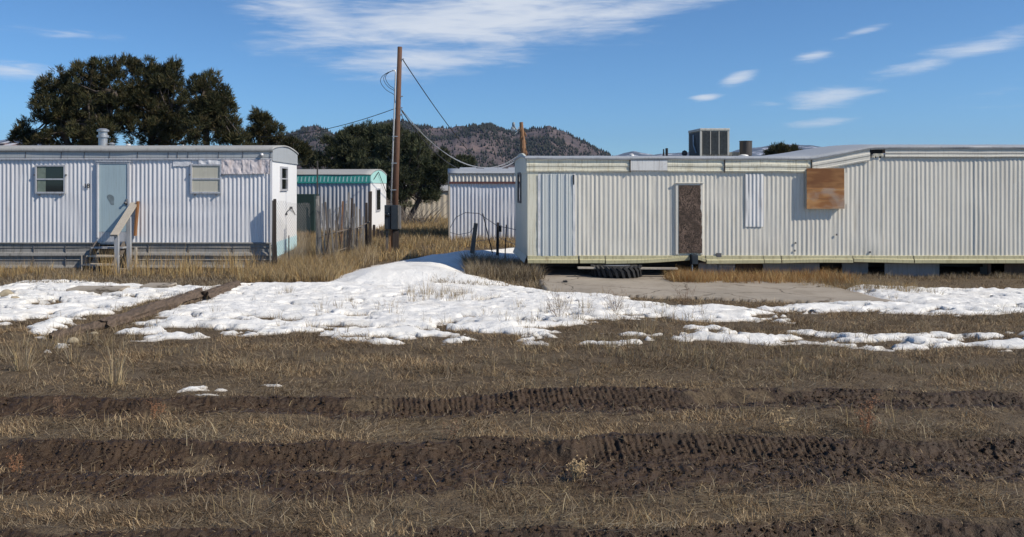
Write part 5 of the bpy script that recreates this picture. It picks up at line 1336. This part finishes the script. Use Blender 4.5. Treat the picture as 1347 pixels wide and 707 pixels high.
# stepping slabs poking from snow at left
for (u, v, w, lab) in ((125, 388, 1.0, 'thin concrete paver poking out of the snow before the steps'), (205, 384, .55, 'small grey paver poking from snow left of the short log'), (130, 357, 1.3, 'concrete landing at the foot of the wooden steps')):
    x, y, z = gp(u, v); zz = z + (.11 if v > 370 else .02)
    o = MB().box(x - w / 2, x + w / 2, y - .12, y + .45, zz - .14, zz).build('paver', M['slab']); bevel(o, .015); tag(o, lab, 'paver')

# lugged tractor tyre lying flat under the cream trailer with a plank across
ty = thing('tractor_tyre', (X(812, 19.0), 19.0, .02), 'black lugged tractor tyre lying flat under the cream trailer', 'tyre')
tc = (X(812, 19.0), 19.15, .03); Rr = .54; hh = .25
MB().lathe(tc, [(.30, .02), (.34, .0), (.46, .0), (.515, .05), (.52, .125), (.515, .20), (.46, hh), (.34, hh), (.30, .23), (.28, .125), (.30, .02)], 40).build('carcass', M['rubber'], ty, True)
mb = MB(); nl = 26
for k in range(nl):
    a = 2 * math.pi * k / nl
    for s in (0, 1):
        a1 = a; a2 = a1 + (.20 if s else -.08)
        pA_ = np.array([tc[0] + Rr * math.cos(a1), tc[1] + Rr * math.sin(a1), tc[2] + (.01 if s == 0 else .235)]); pB_ = np.array([tc[0] + Rr * math.cos(a2), tc[1] + Rr * math.sin(a2), tc[2] + .13])
        mb.bar(pA_, pB_, .060, .055)
mb.build('tread_lugs', M['rubber'], ty)
o = MB().bar(P(760, 352.5, 18.95), P(891, 353.5, 18.95), .14, .035).build('plank', M['plank']); tag(o, 'long pale plank lying across the tractor tyre', 'plank')
o = MB().bar(P(777, 350.0, 19.2), P(835, 349.6, 19.2), .16, .04).build('plank', M['plank_grey']); tag(o, 'short grey board lying behind the long pale plank', 'plank')
o = MB().box(X(741, 17.9), X(746, 17.9), 17.85, 17.95, .02, .06).build('brick', M['black']); tag(o, 'small dark block lying on the slab left of the tyre', 'block')

# ================================================================== TREES
M['needles'] = m_attr('pine_needles', rough=.75, trans=.15, var=.35, nscale=.8)
DKG = 1.12 * np.array([(.056, .058, .026), (.044, .050, .024), (.075, .070, .030), (.038, .040, .020), (.095, .078, .036)])
JUN = 1.5 * np.array([(.058, .066, .036), (.045, .055, .030), (.075, .078, .042), (.036, .042, .026)])
def tree(name, label, base, trunks, lobes, D, pal, seed, tuft=.18, dens=1.0, group=None, depth=1.0, sub=.42, needles=11, branchw=.05, cat='tree'):
    """lobes in picture units (u,v,ru,rv, dy metres) on the plane at distance D; filled with needle tufts over the volume"""
    r = np.random.default_rng(seed); root = thing(name, base, label, cat, group); s = D / F
    T, Dn, C0 = [], [], []
    mbT = MB(); mbB = MB()
    for (u, v, ru, rv, dy) in lobes:
        cx, cz = X(u, D), Z(v, D); a, c = ru * s, rv * s; b = (a + c) / 2 * depth
        ns = max(8, int(dens * 11 * (a * c) ** .9 / sub ** 2 * .42))
        g = r.normal(size=(ns, 3)); g /= np.linalg.norm(g, axis=1)[:, None]; g *= r.uniform(.15, 1.0, (ns, 1)) ** .5
        cen = np.array([cx, D + dy, cz]) + g * np.array([a, b, c]) * .97
        for k in range(ns):
            rad = sub * .75 * r.uniform(.5, 1.2); nt_ = int(42 * (rad / .42) ** 2 * (.42 / .42))
            h = r.normal(size=(nt_, 3)); h /= np.linalg.norm(h, axis=1)[:, None]; h[:, 2] = np.abs(h[:, 2]) * 1.0 - .25
            p = cen[k] + h * rad * r.uniform(.6, 1.05, (nt_, 1)) * np.array([.85, .85, 1.15])
            T.append(p); dd = h + g[k] * .5 + np.array([0, 0, .75]); Dn.append(dd / np.linalg.norm(dd, axis=1)[:, None]); C0.append(np.full(nt_, r.uniform(.7, 1.25)))
            if k % 3 == 0:
                tr = trunks[r.integers(0, len(trunks))]; st_ = np.array(tr[-1 if r.random() < .6 else -2]); 
                mid = (st_ + cen[k]) / 2 + np.array([0, 0, -.15]); mbB.tube([st_, mid, cen[k]], [branchw * 1.0, branchw * .6, branchw * .25], 5, cap=False)
    for tr in trunks:
        n = len(tr); mbT.tube(tr, [tr[0][0] * 0 + .16 * (1 - .6 * i / (n - 1)) * (D / 34) ** .3 for i in range(n)], 9)
    P0 = np.concatenate(T); Dd = np.concatenate(Dn); cc = np.concatenate(C0); n = len(P0)
    P0 = np.repeat(P0, needles, 0); Dd = np.repeat(Dd, needles, 0); cc = np.repeat(cc, needles); m = len(P0)
    d = Dd + r.normal(0, .42, (m, 3)); d /= np.linalg.norm(d, axis=1)[:, None]
    ln = tuft * r.uniform(.6, 1.15, (m, 1)); w = np.cross(d, r.normal(size=(m, 3))); w /= np.linalg.norm(w, axis=1)[:, None]; w *= tuft * .065
    st0 = P0 + r.normal(0, tuft * .2, (m, 3))
    V = np.stack([st0 - w, st0 + w, st0 + d * ln * .6 + w * .9, st0 + d * ln], 1).reshape(-1, 3)
    bi = np.arange(m) * 4; q = np.stack([bi, bi + 1, bi + 2, bi + 3], 1)
    col = pal[r.integers(0, len(pal), n)]; col = np.repeat(col, needles, 0) * cc[:, None] * r.uniform(.8, 1.2, (m, 1)); col = np.concatenate([col, np.ones((m, 1))], 1)
    tips = np.repeat(col, 4, 0)
    o = np_mesh('crown', V - ORI[root.name], quads=q, mat=M['needles'], col=tips); o.parent = root
    mbT.build('trunk', M['bark'], root, True); mbB.build('branches', M['bark'], root)
    return root
def tk(D, pts): return [P(u, v, D) if v is not None else (X(u, D), D, -.1) for u, v in pts]
GT = 'pinyon trees behind the white trailer'
tree('pinyon_tree', 'largest broad pinyon, leftmost behind the white trailer with flue pipe', (X(105, 31), 31, 0),
     [tk(31, [(108, None), (106, 200), (112, 160), (115, 120)]), tk(31, [(104, None), (95, 200), (80, 170), (72, 150)]), tk(31.3, [(110, None), (125, 190), (145, 150), (150, 120)])],
     [(76, 150, 27, 34, 0), (100, 108, 30, 32, .2), (128, 98, 27, 27, -.1), (145, 130, 28, 36, .3), (60, 176, 26, 24, -.4), (110, 168, 44, 30, .6), (90, 130, 32, 36, -.5), (55, 125, 12, 14, 0), (150, 90, 13, 16, .2), (30, 178, 9, 9, 0), (120, 140, 52, 48, .4), (95, 185, 60, 22, .3), (150, 150, 34, 40, .5), (75, 140, 34, 40, .3), (38, 186, 10, 8, .2), (135, 180, 36, 20, -.6)], 31, DKG, 21, group=GT)
tree('pinyon_tree', 'middle pinyon of the three behind the white trailer, round topped', (X(200, 32), 32, 0),
     [tk(32, [(200, None), (200, 200), (197, 160), (195, 120)]), tk(32, [(202, None), (212, 190), (225, 150)])],
     [(185, 108, 26, 27, 0), (205, 135, 32, 42, .3), (228, 125, 24, 36, 0), (180, 150, 30, 40, -.3), (200, 98, 18, 16, .2), (232, 170, 26, 30, .2), (205, 180, 40, 22, -.4), (170, 90, 12, 12, 0), (205, 150, 48, 44, .3), (195, 120, 36, 34, .4), (225, 165, 36, 34, .3), (225, 98, 11, 12, 0)], 32, DKG, 22, group=GT)
tree('pinyon_tree', 'tall narrow pinyon, rightmost of the three behind the white trailer', (X(272, 30), 30, 0),
     [tk(30, [(272, None), (272, 200), (270, 150), (271, 110)])],
     [(270, 110, 16, 20, 0), (276, 140, 26, 32, .2), (284, 165, 24, 30, 0), (262, 165, 22, 34, -.2), (293, 128, 10, 16, .1), (276, 160, 34, 36, .3), (272, 130, 22, 34, .2), (262, 128, 12, 24, 0), (300, 180, 14, 18, .1), (310, 188, 13, 14, .1)], 30, DKG, 23, group=GT)
tree('pinyon_tree', 'small pinyon between the tall narrow one and the mountain, over the trailer roof end', (X(350, 33), 33, 0),
     [tk(33, [(350, None), (350, 210), (348, 170)]), tk(33, [(356, None), (375, 215), (388, 195)])],
     [(345, 170, 17, 18, 0), (330, 178, 13, 14, .1), (362, 180, 18, 18, 0), (385, 198, 16, 17, .2), (350, 200, 30, 18, .1), (343, 158, 8, 8, 0), (398, 205, 8, 12, 0)], 33, DKG, 24, group=GT)
tree('juniper_tree', 'dark juniper rising behind the teal-topped trailer', (X(470, 42), 42, 0),
     [tk(42, [(470, None), (470, 240), (470, 200)]), tk(42, [(462, None), (450, 220), (440, 195)])],
     [(450, 196, 26, 28, 0), (478, 184, 24, 20, .2), (465, 200, 40, 30, .3), (492, 180, 16, 14, 0), (432, 210, 18, 16, 0), (470, 212, 36, 24, -.4), (498, 195, 20, 22, .3), (412, 216, 12, 9, 0)], 42, JUN, 25, tuft=.22, sub=.5, group='junipers behind the utility pole')
tree('juniper_tree', 'spreading juniper with bare twisted trunks right of the utility pole', (X(532, 39), 39, 0),
     [tk(39, [(530, None), (531, 290), (528, 260), (525, 220)]), tk(39, [(533, None), (540, 285), (552, 262), (560, 235)]), tk(38.8, [(529, None), (527, 285), (536, 255), (540, 220)])],
     [(520, 195, 28, 28, 0), (548, 205, 26, 26, .2), (540, 240, 32, 26, 0), (512, 228, 26, 36, -.4), (570, 226, 20, 22, 0), (556, 250, 22, 18, .3), (582, 236, 11, 12, 0), (528, 262, 20, 16, -.2), (566, 258, 12, 7, 0), (505, 182, 20, 18, .2), (540, 215, 48, 40, .3), (522, 240, 44, 34, .3), (556, 232, 30, 22, .2), (580, 215, 9, 9, 0)], 39, JUN, 26, tuft=.20, sub=.45, group='junipers behind the utility pole', dens=.85)
tree('juniper_tree', 'small round juniper peeking over the silver trailer roof', (X(606, 62), 62, 0),
     [tk(62, [(606, None), (606, 240), (606, 225)])], [(600, 220, 14, 10, 0), (613, 220, 13, 9, 0), (606, 216, 14, 8, .2), (605, 232, 26, 10, 0)], 62, JUN, 27, tuft=.3, sub=.6, needles=8, dens=1.3)
tree('juniper_tree', 'small dark juniper top showing above the cream trailer roof, right of the chimney', (X(1035, 60), 60, 0),
     [tk(60, [(1035, None), (1035, 230), (1034, 210)])], [(1024, 203, 11, 7, 0), (1036, 202, 13, 7, 0), (1048, 204, 10, 6, .2), (1035, 212, 24, 9, 0)], 60, DKG * 1.2, 28, tuft=.3, sub=.5, needles=8, dens=1.5)
# bare twiggy shrub at the foot of the twisted juniper
mb = MB(); rr = random.Random(9)
for i in range(60):
    a = np.array([X(548, 37) + rr.uniform(-.5, .6), 37 + rr.uniform(-.4, .4), 0.1]); e = a + np.array([rr.uniform(-1, 1), rr.uniform(-.6, .6), rr.uniform(.4, 1.3)]); mb.tube([a, (a + e) / 2 + np.array([0, 0, .1]), e], [.016, .012, .006], 4)
o = mb.build('bare_shrub', M['post_grey']); tag(o, 'bare twiggy shrub below the twisted juniper', 'shrub')

# ================================================================== MOUNTAINS
def ridge(name, sil, yb, yr, yk, nx, ny, seed, rough, mat, u0, u1, jag=1.0):
    """a hill range: foot at distance yb, crest at yr, back at yk; sil = crest points (u, v)"""
    us = np.linspace(u0, u1, nx); su = np.array([p[0] for p in sil], float); sv = np.array([p[1] for p in sil], float)
    crest = CAMZ + (V0 - np.interp(us, su, sv)) / F * yr
    ys = np.concatenate([np.linspace(yb, yr, ny), np.linspace(yr, yk, ny // 3)[1:]])
    ang = (us - U0) / F
    YY, AA = np.meshgrid(ys, ang, indexing='ij'); XX = AA * YY; CC = np.broadcast_to(crest, YY.shape)
    t = np.where(YY < yr, (YY - yb) / (yr - yb), 1 - (YY - yr) / (yk - yr)); t = np.clip(t, 0, 1)
    prof = np.where(YY < yr, sm(0, 1, t) * .55 + t * .45, sm(0, 1, t))
    sc = 1 / (yr * .10)
    nz = fbm(XX * sc, YY * sc * .6, seed, 6); spur = 1 - np.abs(fbm(XX * sc * .8 + 3, YY * sc * .25, seed + 8, 4)) * 2
    H = CC * prof + rough * CC.max() * (nz * .6 + (spur - .6) * .5) * np.sin(np.pi * np.clip(t, 0, 1)) ** .8
    H = H + rough * .05 * CC.max() * fbm(XX * sc * 8, YY * sc * 8, seed + 3, 3)
    el_ = (H - 1 - CAMZ) / YY; mxe = np.maximum(el_.max(0), 1e-4); tgt = (V0 - np.interp(us, su, sv) + jag * fbm(us * .09, us * 0 + 2., seed + 40, 4)) / F
    # the crest keeps the height surveyed for its bearing
    H = (H - 1) * np.clip(tgt / mxe, .3, 3)[None, :] + 1
    H = np.maximum(H, -2 + 0 * H)
    # nothing in front may exceed the crest line of sight much
    V = np.stack([XX.ravel(), YY.ravel(), H.ravel() - 1], 1); m = nx; i = np.arange((nx - 1) * (len(ys) - 1)); k = (i // (nx - 1)) * m + i % (nx - 1)
    o = np_mesh(name, V, quads=np.stack([k, k + 1, k + m + 1, k + m], 1), mat=mat, smooth=True); tag(o, kind='structure'); return XX, YY, H
def m_hill(name, ca, cb, cc, s, snow=0.):
    m, nt, b = new_mat(name)
    n1 = noise(nt, s, 8, rough=.7); n2 = noise(nt, s * 6, 5, rough=.7); n3 = noise(nt, s * 2.4, 6, rough=.65)
    c = mixc(nt, ramp(nt, n2, .4, .6), ca, cb); c = mixc(nt, ramp(nt, n1, .5, .68), c, cc)
    if snow: c = mixc(nt, ramp(nt, n3, .56, .64, 0, snow), c, (.75, .75, .78))
    L(nt, c, b.inputs['Base Color']); b.inputs['Roughness'].default_value = .95; bump(nt, b, n2, .8, 3.0); return m
SIL = [(180, 232), (260, 222), (300, 206), (330, 196), (360, 184), (385, 176), (400, 168), (412, 166), (425, 169), (440, 178), (455, 175), (475, 172), (500, 165), (515, 161), (530, 161), (545, 166), (562, 166), (585, 169), (600, 168), (620, 166), (635, 167), (643, 165), (655, 171), (668, 175), (684, 174), (695, 171), (708, 168), (722, 167), (738, 172), (752, 180), (770, 187), (790, 196), (806, 208), (830, 222), (900, 236), (1000, 242)]
M['hill'] = m_hill('wooded_rocky_hill', (.098, .070, .066), (.045, .038, .038), (.19, .135, .12), .016, .0)
HX, HY, HH = ridge('hills', SIL, 780, 1250, 1800, 460, 90, 5, .26, M['hill'], 150, 1050, 3.2)
# conifers dotting the hills
def hill_trees(HX, HY, HH, n, seed, hmin, hmax):
    r = np.random.default_rng(seed); ny, nx = HX.shape
    i = r.integers(0, ny - 1, n); j = r.integers(0, nx - 1, n); a, b = r.random(n), r.random(n)
    def bil(G): return (G[i, j] * (1 - a) + G[i + 1, j] * a) * (1 - b) + (G[i, j + 1] * (1 - a) + G[i + 1, j + 1] * a) * b
    x, y, z = bil(HX), bil(HY), bil(HH) - 1
    k = (z > 6) & (r.random(n) < np.clip(.42 + 1.7 * fbm(x * .018, y * .018, 5, 5), .12, 1)); x, y, z = x[k], y[k], z[k]; n = len(x)
    h = r.uniform(hmin, hmax, n); w = h * r.uniform(.22, .34, n); V = []; m = 5
    rot = r.uniform(0, 6.28, n)
    for q in range(m): V.append(np.stack([x + w * np.cos(rot + q * 2 * np.pi / m), y + w * np.sin(rot + q * 2 * np.pi / m), z + h * .1], 1))
    V.append(np.stack([x, y, z + h], 1)); V.append(np.stack([x, y, z - .5], 1))
    V = np.stack(V, 1).reshape(-1, 3); bi = np.arange(n) * (m + 2); T = []
    for q in range(m): T.append(np.stack([bi + q, bi + (q + 1) % m, bi + m], 1)); T.append(np.stack([bi + (q + 1) % m, bi + q, bi + m + 1], 1))
    T = np.concatenate(T); c = np.array([(.030, .038, .024), (.042, .048, .030), (.028, .032, .024), (.06, .055, .04)])[r.integers(0, 4, n)] * r.uniform(.8, 1.2, (n, 1)); c = np.repeat(np.concatenate([c, np.ones((n, 1))], 1), m + 2, 0)
    o = np_mesh('hillside_forest', V, tris=T, mat=M['needles'], col=c); tag(o, kind='stuff')
hill_trees(HX, HY, HH, 52000, 4, 2.2, 5.5)
SIL2 = [(-700, 215), (-400, 200), (-150, 190), (-30, 187), (0, 184.5), (12, 183), (22, 181), (35, 180), (60, 184), (120, 196), (220, 206), (320, 222), (760, 222), (800, 207), (815, 203.5), (826, 200.5), (835, 199), (845, 202), (860, 204), (880, 202), (900, 200.5), (930, 201), (960, 200.5), (972, 197), (985, 195.5), (1000, 194), (1015, 192), (1030, 190), (1042, 190), (1055, 191.5), (1070, 192), (1085, 194), (1100, 196), (1130, 199), (1200, 202), (1350, 200), (1600, 205)]
M['far_hill'] = m_hill('far_mountain', (.075, .075, .075), (.045, .05, .05), (.11, .095, .09), .0035, .85)
ridge('mountains', SIL2, 3600, 5200, 7000, 620, 60, 15, .14, M['far_hill'], -800, 1700)
# a few houses and sheds on the slope at the far left
M['roof_pale'] = m_plain('pale_roof', (.55, .54, .56), .6)
M['house_wall'] = m_plain('house_wall', (.30, .22, .22), .8)
for (u, w, v, D, lab) in ((3, 6, 186, 150, 'far pale-roofed house at the left edge, higher of the two'), (9, 7.5, 188.6, 140, 'far pale-roofed house beside the leftmost one, lower')):
    x, y, z = P(u, v, D); h = thing('distant_house', (x, y, 0), lab, 'house', 'distant houses')
    MB().box(x - w * .07, x + w * .07, y, y + 2, 0, z - .35).build('wall', M['house_wall'], h)
    MB().box(x - w * .07, x + w * .07, y + 2.01, y + 6, 0, z - .35).build('wall', M['house_wall'], h)
    mb = MB(); mb.add([(x - w * .08, y - .3, z - .4), (x + w * .08, y - .3, z - .4), (x + w * .08, y + 3, z + .15), (x - w * .08, y + 3, z + .15), (x - w * .08, y + 6.3, z - .4), (x + w * .08, y + 6.3, z - .4)], [(0, 1, 2, 3), (3, 2, 5, 4)]); mb.build('roof', M['roof_pale'], h)
# haze
HAZE = True
if HAZE:
    mb = MB(); mb.box(-5200, 6200, -150, 7150, -8, 420)
    m = bpy.data.materials.new('thin_air'); m.use_nodes = True; nt = m.node_tree; nt.nodes.remove(nt.nodes['Principled BSDF'])
    v = nt.nodes.new('ShaderNodeVolumePrincipled'); v.inputs['Color'].default_value = (.42, .62, 1, 1); v.inputs['Density'].default_value = .00007
    v.inputs['Anisotropy'].default_value = .2
    L(nt, v.outputs[0], nt.nodes['Material Output'].inputs['Volume'])
    hzo = link_mesh('haze', mb.v, mb.f, m); tag(hzo, kind='stuff')

# ================================================================== SKY AND SUN
sd = np.array([.70, -.32, .635]); sd /= np.linalg.norm(sd)
el = math.asin(sd[2]); az = math.atan2(sd[0], sd[1])
sun = bpy.data.lights.new('sun', 'SUN'); sun.energy = 4.6; sun.angle = R(.53); sun.color = (1.0, .915, .78)
so = bpy.data.objects.new('sun', sun); COL.objects.link(so)
import mathutils
so.rotation_euler = mathutils.Vector(tuple(sd)).to_track_quat('Z', 'Y').to_euler()
w = bpy.data.worlds.new('World'); scene.world = w; w.use_nodes = True; nt = w.node_tree
bg = nt.nodes['Background']; bg.inputs['Strength'].default_value = .106
sky = nt.nodes.new('ShaderNodeTexSky'); sky.sky_type = 'NISHITA'; sky.sun_disc = False; sky.sun_elevation = el; sky.sun_rotation = az
sky.altitude = 2200; sky.air_density = 1.0; sky.dust_density = .25; sky.ozone_density = 3.0
tc = nt.nodes.new('ShaderNodeTexCoord'); sp_ = nt.nodes.new('ShaderNodeSeparateXYZ'); L(nt, tc.outputs['Generated'], sp_.inputs[0])
def mth(op, a, b=None, clamp=False):
    n = nt.nodes.new('ShaderNodeMath'); n.operation = op; n.use_clamp = clamp
    for i, v in enumerate((a, b)):
        if v is None: continue
        if isinstance(v, bpy.types.NodeSocket): L(nt, v, n.inputs[i])
        else: n.inputs[i].default_value = v
    return n.outputs[0]
# azimuth (from +y, clockwise) and elevation of the view direction, scaled so that 1 unit = 1 radian
azn = mth('ARCTAN2', sp_.outputs[0], sp_.outputs[1]); eln = mth('ARCSINE', sp_.outputs[2])
cv = nt.nodes.new('ShaderNodeCombineXYZ'); L(nt, azn, cv.inputs[0]); L(nt, eln, cv.inputs[1])
def streak(scale, rot, sx, sy, detail=7, dist=.6, seed=0.):
    mp = nt.nodes.new('ShaderNodeMapping'); mp.inputs['Rotation'].default_value = (0, 0, rot); mp.inputs['Scale'].default_value = (sx, sy, 1); mp.inputs['Location'].default_value = (seed, seed * .7, seed)
    L(nt, cv.outputs[0], mp.inputs[0]); n = nt.nodes.new('ShaderNodeTexNoise'); n.inputs['Scale'].default_value = scale; n.inputs['Detail'].default_value = detail
    n.inputs['Roughness'].default_value = .6; n.inputs['Distortion'].default_value = dist; L(nt, mp.outputs[0], n.inputs['Vector']); return n.outputs[0]
s1_ = streak(7, R(-12), 1.0, 7.0, dist=.5); s2_ = streak(16, R(-9), 1, 7, seed=3.1, dist=.8); s3_ = streak(4, R(-12), 1, 3, 4, seed=7.7)
def blob(u, v, ru, rv, rot, soft=1.0):
    a0 = math.atan2(u - U0, F); e0 = math.atan2(V0 - v, math.hypot(F, u - U0))
    mp = nt.nodes.new('ShaderNodeMapping'); mp.vector_type = 'TEXTURE'; mp.inputs['Location'].default_value = (a0, e0, 0); mp.inputs['Rotation'].default_value = (0, 0, rot); mp.inputs['Scale'].default_value = (ru / F, rv / F, 1)
    L(nt, cv.outputs[0], mp.inputs[0]); ln = nt.nodes.new('ShaderNodeVectorMath'); ln.operation = 'LENGTH'; L(nt, mp.outputs[0], ln.inputs[0])
    mr = nt.nodes.new('ShaderNodeMapRange'); mr.interpolation_type = 'SMOOTHSTEP'; mr.inputs[1].default_value = 1.0; mr.inputs[2].default_value = 0.0; mr.inputs[3].default_value = 0; mr.inputs[4].default_value = soft
    L(nt, ln.outputs[1], mr.inputs[0]); return mr.outputs[0]
def union(l):
    o = l[0]
    for b_ in l[1:]: o = mth('MAXIMUM', o, b_)
    return o
big = union([blob(640, 20, 440, 88, R(6), 1.0), blob(560, 78, 230, 44, R(2), .9), blob(420, 25, 230, 60, R(-14), .8), blob(820, 15, 280, 40, R(10), .8), blob(560, -60, 900, 90, 0, .7)])
small = union([blob(1072, 73, 50, 14, R(8), .8), blob(972, 102, 42, 14, R(12), .8), blob(928, 129, 36, 9, R(4), .85), blob(1095, 128, 95, 24, R(4), .75), blob(1085, 160, 90, 12, R(4), .6), blob(1130, 43, 60, 9, R(12), .55), blob(1010, 137, 60, 8, R(-4), .5),
    blob(15, 93, 90, 24, R(0), .6), blob(110, 47, 190, 14, R(-3), .45), blob(470, 95, 120, 20, R(3), .25), blob(1200, 90, 90, 20, R(8), .6), blob(1290, 60, 120, 24, R(10), .55), blob(-300, 60, 300, 60, R(5), .6), blob(1600, 80, 300, 60, R(5), .6)])
fine = mth('ADD', mth('MULTIPLY', s1_, .62), mth('MULTIPLY', s2_, .38))
def shape(mask, gain, thr):
    # wispy threshold driven by the mask
    t = mth('ADD', mth('MULTIPLY', mask, gain), mth('SUBTRACT', fine, thr)); mr = nt.nodes.new('ShaderNodeMapRange'); mr.interpolation_type = 'SMOOTHSTEP'; mr.inputs[1].default_value = 0; mr.inputs[2].default_value = .42; L(nt, t, mr.inputs[0]); return mr.outputs[0]
cb = mth('MULTIPLY', shape(big, .52, .62), mth('ADD', mth('MULTIPLY', s3_, .7), .42)); cs = mth('MULTIPLY', shape(small, .55, .63), .85)
cld = mth('MAXIMUM', cb, cs); cld = mth('MULTIPLY', cld, .95, True)
mx = nt.nodes.new('ShaderNodeMix'); mx.data_type = 'RGBA'; L(nt, cld, mx.inputs[0]); L(nt, mixc(nt, 1.0, sky.outputs[0], (.60, .87, 1.06), 'MULTIPLY'), mx.inputs[6]); mx.inputs[7].default_value = (7.8, 8.0, 8.2, 1)
L(nt, mx.outputs[2], bg.inputs[0])

# ================================================================== RENDER SETTINGS
vs = scene.view_settings; vs.view_transform = 'Standard'; vs.look = 'None'; vs.exposure = 0.12; vs.gamma = 1; vs.use_curve_mapping = False
scene.render.engine = 'CYCLES'; scene.cycles.max_bounces = 6; scene.cycles.volume_bounces = 0; scene.cycles.use_denoising = True
scene.render.resolution_x = 1024; scene.render.resolution_y = 537
